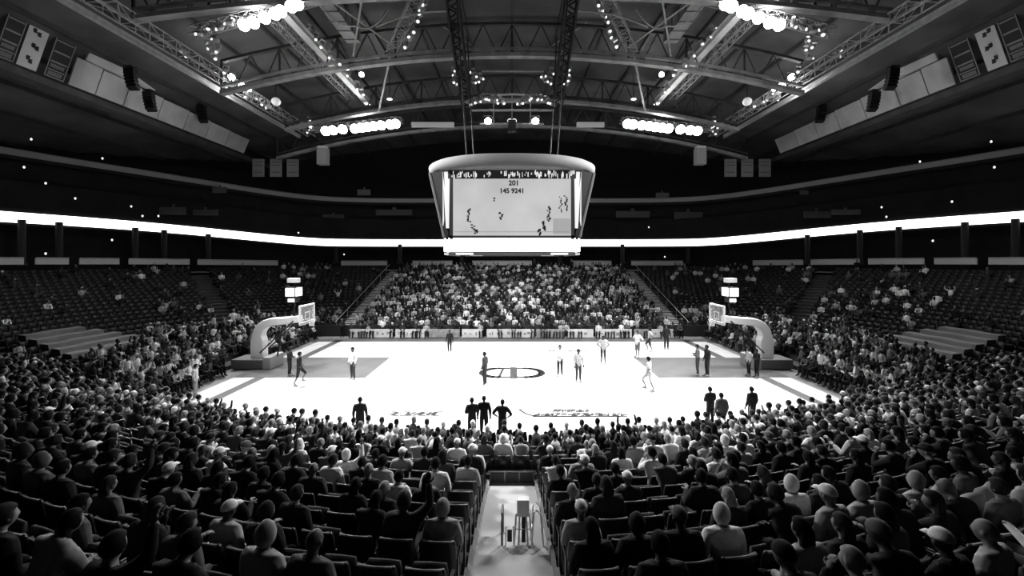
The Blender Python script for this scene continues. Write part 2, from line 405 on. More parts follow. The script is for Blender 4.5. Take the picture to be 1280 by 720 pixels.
# ------------------------------------------------------------------ near stand
NK = 16
def nz(k): return 14.4-.8*k
def sag(k, X):
    t = max(0, min(1.1, k/13)); S_ = 1-.55*t; b = S_*(28-16*t); return S_*(math.sqrt(b*b+X*X)-b)
def ny(k, X): return CY+nz(k)+sag(k, X)
def nh(k): return max(.02, (14.0-nz(k))*.285)
XR = 25.0
def nline(k, h, x0=-XR, x1=XR, n=50): return [(x0+(x1-x0)*i/n, ny(k, x0+(x1-x0)*i/n), h) for i in range(n+1)]
AW = .61
K_AISLE = 4        # the aisle runs behind the fourth row
near = empty('stand', (0, -20, 0)); tag(near, 'near seating stand with curved rows in front of the camera', 'seating stand')
g = MB(); gr = MB(); sh = lambda L: [(x, y+20, z) for x, y, z in L]
for k in range(NK):
    segs = [(-XR, XR)] if k < K_AISLE else [(-XR, -AW), (AW, XR)]
    for x0, x1 in segs:
        f, b = nline(k-.5, nh(k), x0, x1, 40), nline(k+.5, nh(k), x0, x1, 40)
        g.loft([sh(f), sh(b)]); gr.loft([sh(nline(k-.5, nh(k-1) if k else 0, x0, x1, 40)), sh(f)])
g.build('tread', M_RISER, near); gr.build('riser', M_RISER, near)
# aisle of broad steps
ais = empty('aisle_steps', (0, CY+8, 0)); tag(ais, 'pale concrete centre aisle steps running down between the near seats', 'steps')
g = MB()
for j in range(2*(NK-K_AISLE)):
    k = K_AISLE-.5+j/2; z = (14.0-nz(k+.25))*.285+.03
    y0, y1 = CY+nz(k+.5), CY+nz(k)
    g.box((0, (y0+y1)/2-(CY+8), z/2), (2*AW, y1-y0+.002, z))
g.build('step', M_STEP, ais)
for s in (-1, 1):
    g = MB(); 
    for k in range(K_AISLE, NK): g.box((s*(AW+.03), CY+nz(k)-(CY+8), nh(k)+.06), (.06, .8, .14))
    g.build('curb', mat('curb', .2, .8), ais)
# low rail across the head of the aisle
o = empty('barrier_rail', (0, CY+nz(K_AISLE-.55), nh(K_AISLE)))
tag(o, 'low barrier rail across the bottom of the centre aisle', 'rail')
MB().tube([(-AW-.05, 0, .26), (AW+.05, 0, .26)], .03, 8).build('rail', M_METAL, o)
MB().box((0, .02, .06), (2*AW, .04, .3)).build('kick_plate', mat('kick', .1, .6), o)
g = MB()
for x in (-.6, -.2, .2, .6): g.tube([(x, 0, -.1), (x, 0, .26)], .02)
g.build('post', M_METAL, o)
# handrail frame on the aisle and white sign stand beside it
def zst(Z): return (14.0-Z)*.285+.05
Zh = 7.2
o = empty('aisle_handrail', (-.17, CY+Zh, zst(Zh)))
tag(o, 'thin metal handrail standing in the middle of the centre aisle', 'handrail')
MB().tube([(0, 0, 0), (0, 0, .46), (.0, .08, .52), (0, .62, .36), (0, .7, .28), (0, .7, -.18)], .021, 8).build('rail', mat('rail_dark', .12, .4), o)
MB().box((0, 0, .01), (.1, .1, .02)).box((0, .7, -.19), (.1, .1, .02)).build('foot_plate', M_METAL, o)
o = empty('folding_stand', (.17, CY+Zh+.05, zst(Zh+.05)))
tag(o, 'small folded metal stand with a white top box in the centre aisle', 'folding stand')
MB().box((.02, 0, .68), (.21, .14, .28)).build('top_box', M_WHITE, o, bevel=.015)
g = MB()
for x in (-.12, -.05, .09, .16): g.tube([(x*.8, 0, .56), (x*1.15, -.03, 0)], .016, 6)
g.tube([(-.12, -.01, .3), (.16, -.01, .3)], .01); g.build('leg', M_METAL, o)
MB().box((.03, .02, .3), (.07, .03, .48)).build('dark_panel', M_BLACK, o)
o = empty('walking_frame', (.42, CY+Zh+.1, zst(Zh+.1)))
tag(o, 'pale tubular frame leaning at the right edge of the centre aisle', 'walking frame')
g = MB()
for y_ in (-.12, .12): g.tube([(-.09, y_, 0), (-.05, y_, .62), (0, y_, .68), (.07, y_, .6), (.12, y_, 0)], .016, 8)
g.build('side_tube', M_WHITE, o)
MB().tube([(0, -.12, .66), (0, .12, .66)], .016, 8).tube([(-.07, -.12, .3), (-.07, .12, .3)], .012, 6).build('cross_tube', M_METAL, o)
o = empty('floor_sign', (-.04, CY+Zh-.02, zst(Zh-.02)))
tag(o, 'small light frame on the steps between the handrail and the folded stand', 'frame')
g = MB(); g.tube([(-.07, 0, 0), (-.06, .02, .36), (.06, .02, .36), (.07, 0, 0)], .012, 6); g.build('frame', M_WHITE, o)
MB().box((0, .01, .2), (.08, .015, .2)).build('panel', M_BLACK, o)

# ------------------------------------------------------------------ stadium seats
def seat_parts():
    # back panel: curved, rounded top; faces +Y (towards the court), base point at the floor below the pan
    rings = []; W = .238
    for zz, dy, wf in ((.40, -.16, .9), (.48, -.175, .97), (.62, -.195, 1), (.8, -.225, 1), (.88, -.24, .97), (.915, -.25, .9)):
        front = [(W*wf*u, dy+.035*u*u, zz) for u in (-1, -.6, 0, .6, 1)]
        back = [(W*wf*u, dy-.035+.03*u*u, zz) for u in (1, .6, 0, -.6, -1)]
        rings.append(front+back)
    back = MB().loft(rings, True, True).mesh('backrest', M_SEAT, True)
    pan = MB(); R_ = Matrix.Rotation(math.radians(76), 3, 'X'); P = []
    for t, th, wf in ((0, .05, .85), (.08, .07, 1), (.3, .07, 1), (.38, .04, .9)):
        ring = [Vector((.21*wf*u, t, zz)) for u, zz in ((-1, -th/2), (0, -th/2-.01), (1, -th/2), (1, th/2), (0, th/2-.012), (-1, th/2))]
        P.append([R_ @ v+Vector((0, -.08, .43)) for v in ring])
    pan_up = pan.loft(P, True, True).mesh('seat_pan', M_SEATPAD, True)
    pan2 = MB(); P = []
    for t, th, wf in ((0, .05, .85), (.08, .07, 1), (.3, .07, 1), (.38, .04, .9)):
        P.append([Vector((.21*wf*u, t-.1, zz+.43)) for u, zz in ((-1, -th/2), (0, -th/2-.01), (1, -th/2), (1, th/2), (0, th/2-.012), (-1, th/2))])
    pan_dn = pan2.loft(P, True, True).mesh('seat_pan', M_SEATPAD, True)
    arm = {}
    for s in (-1, 1):
        m_ = MB(); m_.loft([[Vector((s*.24+a, y_, z_+b)) for a, b in ((-.018, -.014), (.018, -.014), (.014, .014), (-.014, .014))] for y_, z_ in ((-.17, .63), (.0, .64), (.12, .635), (.16, .615))], True, True)
        m_.box((s*.24, -.12, .32), (.03, .07, .64)).box((s*.24, -.1, .02), (.05, .2, .03))
        arm[s] = m_.mesh('armrest', M_SEAT)
    tr = MB().tube([(-.2, -.256, .912), (0, -.285, .925), (.2, -.256, .912)], .011, 6).mesh('top_highlight', mat('seat_highlight', .3, .4), True)  # pale strip painting the highlight that falls on the seat's top edge
    return back, pan_up, pan_dn, arm, tr
SB, SPU, SPD, SA, STR = seat_parts()
def seat_proto(down):
    o = empty('stadium_seat', (0, 0, 0))
    put('backrest', SB, o); put('seat_pan', SPD if down else SPU, o); put('armrest', SA[-1], o); put('armrest', SA[1], o); put('top_highlight', STR, o)
    return o
# collect all seat places:  (x, y, z, angle, kind, row, col)
near_places = []
for k in range(NK):
    for s in (-1, 1):
        # walk outwards from the aisle along the row
        X = (AW+.33) if k >= K_AISLE else .26; c = 1
        while X < XR-.4:
            x = s*X; dy = (sag(k, X+.01)-sag(k, X-.01))/.02
            near_places.append((x, ny(k, x), nh(k), math.atan(dy)*s, k, s*c))
            X += .54*math.cos(math.atan(dy)) if True else .54; c += 1
far_places = []
for k in range(NR):
    for (x, y, a, s_) in in_row(bowl(k*TR+.45, 40), .53):
        if abs(abs(x)-15.2) < 1.0 and y > 10: continue
        # aisles in the corner and end blocks
        ang = math.degrees(math.atan2(y-.5, abs(x)-15.5))
        if abs(x) > 15.6 and y > .5 and min(abs(ang-45), 99) < 50/(10.5+k*TR)*1.0: continue
        if y < .5 and abs(y+2.8) < .55: continue
        far_places.append((x, y, row_h(k), a, k, s_))
end_places = []
for s in (-1, 1):
    for j in range(6):
        X = 17.3+.82*j; h = .05+.24*j
        n = 0; y = -9.2+.7*j
        while y < 10.2-.2*j:
            if not (abs(y) < 1.3 and j < 2): end_places.append((s*X, y, h, math.pi/2 if s > 0 else -math.pi/2, j, s))
            y += .53
# raised platforms under the end rows
for s in (-1, 1):
    g = MB()
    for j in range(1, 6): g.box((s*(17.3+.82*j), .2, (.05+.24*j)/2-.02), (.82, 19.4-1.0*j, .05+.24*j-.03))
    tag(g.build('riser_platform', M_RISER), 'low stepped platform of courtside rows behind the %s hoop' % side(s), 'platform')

# ------------------------------------------------------------------ people
def eval_mesh(o):
    dg = bpy.context.evaluated_depsgraph_get(); dg.update()
    me = bpy.data.meshes.new_from_object(o.evaluated_get(dg), depsgraph=dg)
    bpy.data.objects.remove(o); return me
def skin(nodes, edges, sub=1):
    """nodes: {name: (co, radius or (rx, ry))}"""
    names = list(nodes); ix = {n: i for i, n in enumerate(names)}
    me = bpy.data.meshes.new('sk'); me.from_pydata([nodes[n][0] for n in names], [(ix[a], ix[b]) for a, b in edges], [])
    o = bpy.data.objects.new('sk', me); COL.objects.link(o); m = o.modifiers.new('s', 'SKIN'); m.use_smooth_shade = True
    sv = me.skin_vertices[0].data
    for i, n in enumerate(names):
        r_ = nodes[n][1]; sv[i].radius = r_ if isinstance(r_, tuple) else (r_, r_); sv[i].use_root = (i == 0)
    if sub: q = o.modifiers.new('u', 'SUBSURF'); q.levels = sub; q.render_levels = sub
    return eval_mesh(o)
def me_to_mb(mes):
    mb = MB()
    for me in mes: mb.add([v.co[:] for v in me.vertices], [tuple(p.vertices) for p in me.polygons])
    return mb
def remesh(mb, vox, name, m, smooth_it=2, whole=False):
    me = bpy.data.meshes.new(name); me.from_pydata(mb.v, [], mb.f); me.update()
    o = bpy.data.objects.new(name, me); COL.objects.link(o)
    q = o.modifiers.new('r', 'REMESH'); q.mode = 'VOXEL'; q.voxel_size = vox; q.use_smooth_shade = True
    if smooth_it: z = o.modifiers.new('c', 'SMOOTH'); z.iterations = smooth_it; z.factor = .5
    r_ = eval_mesh(o)
    bq_ = bmesh.new(); bq_.from_mesh(r_); seen = set(); isl = []
    for v in bq_.verts:
        if v.index in seen: continue
        st = [v]; seen.add(v.index); comp = []
        while st:
            q = st.pop(); comp.append(q)
            for e in q.link_edges:
                w_ = e.other_vert(q)
                if w_.index not in seen: seen.add(w_.index); st.append(w_)
        isl.append(comp)
    tot = len(bq_.verts); isl.sort(key=len, reverse=True)
    if whole and (not isl or len(isl[0]) < .9*tot or max(v.co.z for v in isl[0])-min(v.co.z for v in isl[0]) < .85*(max(v[2] for v in mb.v)-min(v[2] for v in mb.v))) and vox < .03:
        bq_.free(); print('REMESH retry', name, vox, len(isl)); return remesh(mb, vox*1.15, name, m, smooth_it, whole)
    if whole: bmesh.ops.delete(bq_, geom=[v for c_ in isl[1:] for v in c_], context='VERTS')
    bq_.to_mesh(r_); bq_.free(); r_.name = name; r_.materials.clear(); r_.materials.append(m)
    r_.polygons.foreach_set('use_smooth', [True]*len(r_.polygons)); return r_
def g3(d, c, w): return math.exp(-((d[0]-c[0])**2+(d[1]-c[1])**2+(d[2]-c[2])**2)/w**2)
def head_mb(c, tilt=0, turn=0, hair=False, n=22):
    mb = MB(); vs = []; R_ = Matrix.Rotation(turn, 3, 'Z') @ Matrix.Rotation(tilt, 3, 'X')
    nv = 16
    for j in range(nv+1):
        for k in range(n):
            a, b = math.pi*j/nv, 2*math.pi*k/n
            d = (math.sin(a)*math.cos(b), math.sin(a)*math.sin(b), math.cos(a))
            x, y, z = .077*d[0], .097*d[1], .112*d[2]
            if d[2] < 0: x *= 1+.32*d[2]; y = y*(1+.12*d[2])+.012*(-d[2])
            if not hair:
                y += .026*g3(d, (0, .98, -.12), .2)+.012*g3(d, (0, .95, .1), .15)
                for s in (-1, 1): y -= .013*g3(d, (s*.36, .9, .12), .2)
                y += .007*g3(d, (0, .85, -.42), .17)-.004*g3(d, (0, .85, -.5), .1)+.008*g3(d, (0, .6, -.85), .25)
            else:
                f = 1.2 if d[2] > -.2 else 1.12; x *= f; y *= f; z *= 1.16
                # hairline: pull the face side up and in
                if d[1] > .35 and d[2] < .45: x *= .8; y *= .75; z = max(z, -.0)*.9
                if d[2] < -.62: x *= .85; y *= .8; z = -.075
            vs.append(Vector(c)+R_ @ Vector((x, y, z)))
    fs = [(j*n+k, j*n+(k+1) % n, (j+1)*n+(k+1) % n, (j+1)*n+k) for j in range(nv) for k in range(n)]
    mb.add(vs, fs)
    if not hair:
        for s in (-1, 1): mb.sphere(Vector(c)+R_ @ Vector((s*.08, -.008, -.008)), (.012, .022, .032), 8, 6)
    return mb
def hand_mes(wrist, direction, up, s):
    """palm and five unequal bent fingers, thumb from the side of the palm"""
    d = Vector(direction).normalized(); u = Vector(up); u = (u-d*u.dot(d)).normalized(); x = d.cross(u)*s; w0 = Vector(wrist)
    nodes = {'w': (w0, .024), 'p': (w0+d*.045, (.036, .018)), 'q': (w0+d*.085, (.038, .016))}
    out = [skin(nodes, [('w', 'p'), ('p', 'q')], 1)]
    for i, (o_, L) in enumerate(((-.03, .062), (-.01, .076), (.011, .08), (.031, .07))):
        b = w0+d*.082+x*(-o_)
        out.append(skin({'a': (b, .009), 'b': (b+d*L*.45-u*.008, .0085), 'c': (b+d*L*.75-u*.026, .0075), 'd': (b+d*L*.85-u*.045, .006)}, [('a', 'b'), ('b', 'c'), ('c', 'd')], 0))
    b = w0+d*.03+x*.03
    out.append(skin({'a': (b, .011), 'b': (b+x*.028+d*.025-u*.008, .0095), 'c': (b+x*.036+d*.055-u*.018, .0075)}, [('a', 'b'), ('b', 'c')], 0))
    return out
V = Vector
def make_person(name, J, head_c, tilt, turn, seated, short=False, cap=None):
    """J: joints; returns dict of shared meshes: body, top, legs, hair, shoes"""
    def nodes(g=0, parts='all'):
        N = {}
        if parts in ('all', 'top'):
            N.update({'pel': (J['pel'], (.15+g*2, .115+g*2)), 'wai': (J['wai'], (.135+g*2, .1+g*2)), 'che': (J['che'], (.16+g*1.7, .115+g*1.9)), 'nb': (J['nb'], .07+g)})
            for s in 'LR':
                N['sh'+s] = (J['sh'+s], .072+g); N['el'+s] = (J['el'+s], .044+g)
                if parts == 'all' or not short: N['wr'+s] = (J['wr'+s], .027+g*.8)
            E = [('pel', 'wai'), ('wai', 'che'), ('che', 'nb')]
            for s in 'LR':
                E += [('che', 'sh'+s), ('sh'+s, 'el'+s)]
                if parts == 'all' or not short: E += [('el'+s, 'wr'+s)]
            if parts == 'all': N['ne'] = (J['ne'], .055); E += [('nb', 'ne')]
        else: N = {'pel': (J['pel'], (.155+g, .12+g))}; E = []
        if parts in ('all', 'legs'):
            for s in 'LR':
                N['hi'+s] = (J['hi'+s], .092+g); N['kn'+s] = (J['kn'+s], .06+g); E += [('pel', 'hi'+s), ('hi'+s, 'kn'+s)]
                if parts == 'all' or not short: N['an'+s] = (J['an'+s], .038+g); E += [('kn'+s, 'an'+s)]
                if parts == 'all': N['to'+s] = (J['to'+s], (.04, .028)); E += [('an'+s, 'to'+s)]
        return N, E
    body = me_to_mb([skin(*nodes(.006))]); hb = head_mb(head_c, tilt, turn); body.add(hb.v, hb.f)
    # neck link into the head
    nk = MB().tube([J['nb'], V(J['ne']), V(head_c)], [.06, .055, .05], 10); body.add(nk.v, nk.f)
    bm_ = remesh(body, .0105, name+'_body', MATS['skin_mid'], 1, True)
    def cloth(nm, bones, others, d, m):
        co = np.empty(len(bm_.vertices)*3); bm_.vertices.foreach_get('co', co); co = co.reshape(-1, 3)
        no = np.empty(len(bm_.vertices)*3); bm_.vertices.foreach_get('normal', no); no = no.reshape(-1, 3)
        def dist(L):
            best = np.full(len(co), 9.0)
            for a, b, r_ in L:
                a = np.array(V(a)); b = np.array(V(b)); ab = b-a; t = np.clip(((co-a) @ ab)/max(1e-9, ab @ ab), 0, 1)
                best = np.minimum(best, np.linalg.norm(co-(a+t[:, None]*ab), axis=1)-r_)
            return best
        keep = dist(bones) < dist(others)+.004; idx = -np.ones(len(co), dtype=int)
        fs = [tuple(p.vertices) for p in bm_.polygons if all(keep[v] for v in p.vertices)]
        used = sorted({v for f in fs for v in f})
        for i_, v in enumerate(used): idx[v] = i_
        me = bpy.data.meshes.new(name+nm); me.from_pydata((co[used]+no[used]*d).tolist(), [], [tuple(int(idx[v]) for v in f) for f in fs]); me.update()
        me.materials.append(m); me.polygons.foreach_set('use_smooth', [True]*len(me.polygons)); return me
    jl = lambda *n: [(J[a], J[b], r_) for a, b, r_ in n]
    B_TOR = jl(('wai', 'che', .13), ('che', 'nb', .1), ('che', 'shL', .06), ('che', 'shR', .06), ('shL', 'elL', .045), ('shR', 'elR', .045), ('pel', 'wai', .13))
    B_FOR = jl(('elL', 'wrL', .03), ('elR', 'wrR', .03)); B_LEG = jl(('hiL', 'knL', .07), ('hiR', 'knR', .07), ('pel', 'hiL', .09), ('pel', 'hiR', .09)); B_SH = jl(('knL', 'anL', .045), ('knR', 'anR', .045))
    B_EX = jl(('nb', 'ne', .05))+[(J['ne'], tuple(head_c), .11)]+jl(('anL', 'toL', .03), ('anR', 'toR', .03))
    wl, wr = V(J['wrL']), V(J['wrR'])
    top_m = cloth('_top', B_TOR+([] if short else B_FOR), B_LEG+B_SH+B_EX+(B_FOR if short else []), .015, MATS['cloth_2'])
    leg_m = cloth('_legs', B_LEG+([] if short else B_SH), B_TOR+B_FOR+B_EX+(B_SH if short else []), .011, MATS['cloth_1'])
    hands = MB()
    for s, sg in (('L', -1), ('R', 1)):
        d = (V(J['wr'+s])-V(J['el'+s])).normalized()
        for me in hand_mes(V(J['wr'+s])-d*.01, d, J.get('up'+s, (0, 0, 1)), sg):
            hands.add([v.co[:] for v in me.vertices], [tuple(p.vertices) for p in me.polygons])
    bb = bmesh.new(); bb.from_mesh(bm_)
    hm = remesh(hands, .0045, name+'_hands', MATS['skin_mid'], 0); bb.from_mesh(hm)
    for f in bb.faces: f.smooth = True
    bb.to_mesh(bm_); bb.free()
    out = {'body': bm_}
    out['top'] = top_m; out['legs'] = leg_m
    sh = MB()
    for s in 'LR':
        a, t = V(J['an'+s]), V(J['to'+s]); d = (t-a); d.z = 0; d.normalize(); x = V((-d.y, d.x, 0)); zf = t.z-.03
        rings = []
        for q, wd, hh in ((-.05, .03, .07), (0, .042, .1), (.08, .045, .08), (.15, .048, .055), (.21, .03, .035)):
            c = V((a.x, a.y, zf))+d*q
            rings.append([c-x*wd, c-x*wd*.8+V((0, 0, hh)), c+x*wd*.8+V((0, 0, hh)), c+x*wd])
        sh.loft(rings, True, True)
    out['shoes'] = sh.mesh(name+'_shoes', MATS['cloth_5'], True)
    hair = remesh(head_mb(V(head_c)+V((0, -.004, .006)), tilt, turn, hair=True), .012, name+'_hair', MATS['hair_1'], 1)
    out['hair'] = hair
    # long hair: hair plus a fall behind to the shoulders
    hl = head_mb(V(head_c)+V((0, -.004, .006)), tilt, turn, hair=True); c = V(head_c)
    hl.loft([[c+V((x_*.075*f, -.05+.012*abs(x_)-.0*f, z_)) for x_ in (-1, -.5, 0, .5, 1)]+[c+V((x_*.085*f, -.1-.012*(1-abs(x_)), z_)) for x_ in (1, .5, 0, -.5, -1)] for z_, f in ((.02, .9), (-.08, 1.05), (-.16, 1.1), (-.22, .9))], True, True)
    out['long_hair'] = remesh(hl, .014, name+'_long_hair', MATS['hair_1'], 2)
    R_ = Matrix.Rotation(turn, 3, 'Z') @ Matrix.Rotation(tilt, 3, 'X'); cp = MB(); rings = []
    for j in range(7):
        a = math.pi/2*j/6*.98+.03; rings.append([c+R_ @ V((.092*math.sin(a)*math.cos(b), .112*math.sin(a)*math.sin(b), .03+.105*math.cos(a))) for b in [2*math.pi*k/18 for k in range(18)]])
    cp.loft(rings, True, True)
    cp.loft([[c+R_ @ V((x_, y0, z0)) for x_, z0 in ((-.06, .035), (0, .05), (.06, .035), (.06, .028), (0, .043), (-.06, .028))] for y0 in (.09, .17)], True, True)
    out['cap'] = cp.mesh(name+'_cap', MATS['cloth_4'], True)
    # cap sits on short hair
    hood = MB(); rings = []
    for j in range(8):
        a = math.pi*.78*j/7+.03
        rings.append([c+R_ @ V((.1*math.sin(a)*math.cos(b), -.012+(.118 if math.sin(b) < 0 else .085)*math.sin(a)*math.sin(b), .015+.135*math.cos(a))) for b in [2*math.pi*k/18 for k in range(18)]])
    hood.loft(rings, True, True); out['hood'] = hood.mesh(name+'_hood', MATS['cloth_2'], True)
    return out
for i, v_ in enumerate((.006, .014, .03, .11, .4, .8)): mat('cloth_%d' % (i+1), v_, .85, .15, 9)
mat('skin_dark', .04, .55); mat('skin_mid', .12, .5); mat('skin_light', .24, .5)
mat('hair_1', .008, .75, .3, 20, spec=.1); mat('hair_2', .03, .75, .3, 20, spec=.1); mat('hair_3', .3, .75, .3, 20, spec=.1)
CLOTH = [MATS['cloth_%d' % i] for i in range(1, 7)]; SKINS = [MATS['skin_dark'], MATS['skin_mid'], MATS['skin_light']]; HAIRS = [MATS['hair_1'], MATS['hair_2'], MATS['hair_3']]

def J_seat(lean=0., armL='lap', armR='lap', dz=0):
    c, s_ = math.cos(lean), math.sin(lean)
    def up(y, z): return (y*c+z*s_+.0, .53+(z*c-y*s_))
    def P(x, y, z): yy, zz = up(y, z); return (x, yy, zz)
    J = {'pel': (0, 0, .54), 'wai': P(0, -.01, .17), 'che': P(0, -.02, .38), 'nb': P(0, -.015, .54), 'ne': P(0, .005, .6),
         'hiL': (-.09, .05, .53), 'hiR': (.09, .05, .53), 'knL': (-.13, .44, .52), 'knR': (.13, .44, .52), 'anL': (-.12, .46, .1), 'anR': (.13, .5, .1),
         'toL': (-.13, .6, .035), 'toR': (.15, .64, .035), 'shL': P(-.185, -.02, .48), 'shR': P(.185, -.02, .48)}
    for S_, sg, m in (('L', -1, armL), ('R', 1, armR)):
        sh = V(J['sh'+S_])
        if m == 'lap': J['el'+S_] = tuple(sh+V((sg*.06, .02, -.27))); J['wr'+S_] = (sg*.12, .27, .63)
        elif m == 'knee': J['el'+S_] = (sg*.2, sh.y+.12, sh.z-.26); J['wr'+S_] = (sg*.05, .44, .68)
        elif m == 'up': J['el'+S_] = tuple(sh+V((sg*.16, .1, .16))); J['wr'+S_] = tuple(sh+V((sg*.12, .16, .4))); J['up'+S_] = (0, -1, 0)
        elif m == 'phone': J['el'+S_] = tuple(sh+V((sg*.05, .1, -.24))); J['wr'+S_] = tuple(sh+V((-sg*.06, .32, -.14)))
        elif m == 'chin': J['el'+S_] = tuple(sh+V((sg*.02, .22, -.2))); J['wr'+S_] = tuple(sh+V((-sg*.09, .24, .02)))
    hc = P(0, .03, .69); return J, hc
PV = []
for i, (ln, a, b, tl, tn) in enumerate(((.03, 'lap', 'lap', 0, 0), (.42, 'knee', 'knee', .1, .1), (.1, 'phone', 'lap', -.15, -.35), (.0, 'lap', 'up', 0, .25), (.18, 'chin', 'lap', 0, .5), (-.05, 'lap', 'phone', -.1, -.15))):
    J, hc = J_seat(ln, a, b); PV.append(make_person('seated%d' % i, J, hc, tl, tn, True))
def J_stand(pose):
    J = {'pel': (0, 0, .95), 'wai': (0, .0, 1.12), 'che': (0, -.01, 1.32), 'nb': (0, 0, 1.47), 'ne': (0, .01, 1.53),
         'hiL': (-.09, 0, .92), 'hiR': (.09, 0, .92), 'knL': (-.1, .02, .51), 'knR': (.1, .02, .51), 'anL': (-.11, -.02, .1), 'anR': (.11, -.02, .1),
         'toL': (-.13, .13, .035), 'toR': (.13, .13, .035), 'shL': (-.185, -.01, 1.42), 'shR': (.185, -.01, 1.42),
         'elL': (-.25, -.02, 1.14), 'elR': (.25, -.02, 1.14), 'wrL': (-.26, .08, .9), 'wrR': (.26, .08, .9)}
    if pose == 'run': J.update(knL=(-.1, .3, .62), anL=(-.1, .12, .3), toL=(-.1, .27, .22), knR=(.1, -.05, .5), anR=(.1, -.22, .13), toR=(.11, -.08, .035), elL=(-.26, -.16, 1.2), wrL=(-.24, .04, 1.1), elR=(.26, .14, 1.18), wrR=(.2, .34, 1.3))
    if pose == 'hips': J.update(elL=(-.38, -.05, 1.2), wrL=(-.2, .04, 1.04), elR=(.38, -.05, 1.2), wrR=(.2, .04, 1.04))
    if pose == 'wide': J.update(knL=(-.22, .12, .5), knR=(.22, .12, .5), anL=(-.3, 0, .1), anR=(.3, 0, .1), toL=(-.36, .13, .035), toR=(.36, .13, .035), elL=(-.42, .05, 1.3), wrL=(-.6, .12, 1.44), elR=(.4, .05, 1.25), wrR=(.56, .2, 1.36))
    if pose == 'front': J.update(elL=(-.24, .04, 1.15), wrL=(-.08, .24, 1.12), elR=(.24, .04, 1.15), wrR=(.08, .26, 1.2))
    return J, (0, .03, 1.63)
PS = {}
for q in ('idle', 'run', 'hips', 'wide', 'front'):
    J, hc = J_stand(q); PS[q] = make_person('standing_'+q, J, hc, 0, 0, False, short=(q in ('run', 'wide', 'hips')))
    if q in ('idle', 'front'): pass
def person(name, P, loc, rz, top, legs, skin_, hair, hairkind, scale=1, label='', group=None, extras=()):
    def mk(n, me, parent, m):
        o = bpy.data.objects.new(n, me); COL.objects.link(o)
        if parent: o.parent = parent
        o.material_slots[0].link = 'OBJECT'; o.material_slots[0].material = m; return o
    b = mk(name, P['body'], None, skin_); b.location = loc; b.rotation_euler = (0, 0, rz); b.scale = (scale,)*3
    mk('top', P['top'], b, top); mk('trousers', P['legs'], b, legs)
    if hairkind == 'cap': mk('cap', P['cap'], b, hair)
    elif hairkind == 'hood': mk('hood', P['hood'], b, top)
    elif hairkind == 'long': mk('hair', P['long_hair'], b, hair)
    elif hairkind == 'bald': pass
    else: mk('hair', P['hair'], b, hair)
    if 'shoes' in extras: mk('shoes', P['shoes'], b, MATS['cloth_5'])
    tag(b, label, 'person', group); return b
TOPW = {0: 'black', 1: 'dark', 2: 'dark grey', 3: 'grey', 4: 'light grey', 5: 'white'}

# who sits where in the near stand
def near_density(px, py, k, c):
    if k <= 1: return .97
    if k == 2: return .8
    a = abs(px-640)
    if py > 735 or px < -60 or px > 1340: return .5
    if k <= 6: return .3+.5*min(1, a/280)
    if py > 650 and a < 330: return .12
    if k <= 9: return .66 if a > 60 else .4
    return .62 if a > 300 else .3
forced = {}   # pixel wishes: a person whose head is near this point, tone of top / hair
WISH = [((335, 655), 4, 2, 'hood', None), ((365, 690), 3, 2, 'bald', None), ((465, 605), 1, 1, 'short', 2), ((100, 560), 3, 3, 'short', None),
        ((740, 632), 4, 2, 'cap', None), ((905, 655), 5, 2, 'hood', None), ((855, 690), 1, 2, 'short', None), ((1095, 605), 4, 2, 'hood', None),
        ((1150, 600), 4, 3, 'hood', None), ((1190, 590), 4, 2, 'short', None), ((570, 625), 4, 2, 'hood', None), ((1008, 605), 5, 2, 'hood', None), ((625, 560), 5, 2, 'hood', None),
        ((368, 548), 5, 2, 'hood', None), ((258, 560), 5, 2, 'cap', None), ((1252, 648), 4, 3, 'bald', None), ((1042, 640), 4, 2, 'cap', None), ((300, 625), 4, 1, 'cap', None), ((570, 552), 5, 2, 'cap', None), ((590, 556), 5, 2, 'cap', None)]
occ = []; free = []
info = []
for pl in near_places:
    x, y, z, a, k, c = pl
    hp = proj((x, y, z+1.3)); bp = proj((x, y, z+.8)); info.append((pl, hp, bp))
used_w = {}
for wi, (pp, tone, sk, hk, hr) in enumerate(WISH):
    best = min((i for i in range(len(info)) if i not in used_w), key=lambda i: abs(info[i][1][0]-pp[0])+abs(info[i][1][1]-pp[1]))
    used_w[best] = wi
for i, (pl, hp, bp) in enumerate(info):
    if i in used_w: occ.append((pl, hp, used_w[i])); continue
    # nobody right in front of the lens
    if hp[2] > 0 and random.random() < near_density(hp[0], hp[1], pl[4], pl[5]) and hp[2] > 3.4: occ.append((pl, hp, None))
    else: free.append((pl, bp))
def vis(p): return -25 < p[0] < 1305 and p[1] < 735 and p[2] > 0
occ_v = sorted([o for o in occ if vis(o[1])], key=lambda o: o[1][2]+(-5 if o[2] is not None else 0))
ind = occ_v[:300]; ind_set = set(id(o) for o in ind); rest = [o for o in occ if id(o) not in ind_set]
HK = ['short']*6+['long']*4+['cap', 'cap', 'hood', 'bald']
HKW = {('short', 0): 'dark-haired', ('short', 1): 'dark-haired', ('short', 2): 'light-haired', ('long', 0): 'long dark-haired', ('long', 1): 'long dark-haired', ('long', 2): 'long light-haired', ('bald', 0): 'bald', ('bald', 1): 'bald', ('bald', 2): 'bald'}
def where(k, c): return '%s row from court, %s seat %s of aisle' % (word(k+1), word(abs(c)), side(c))
SP_OFF = .0
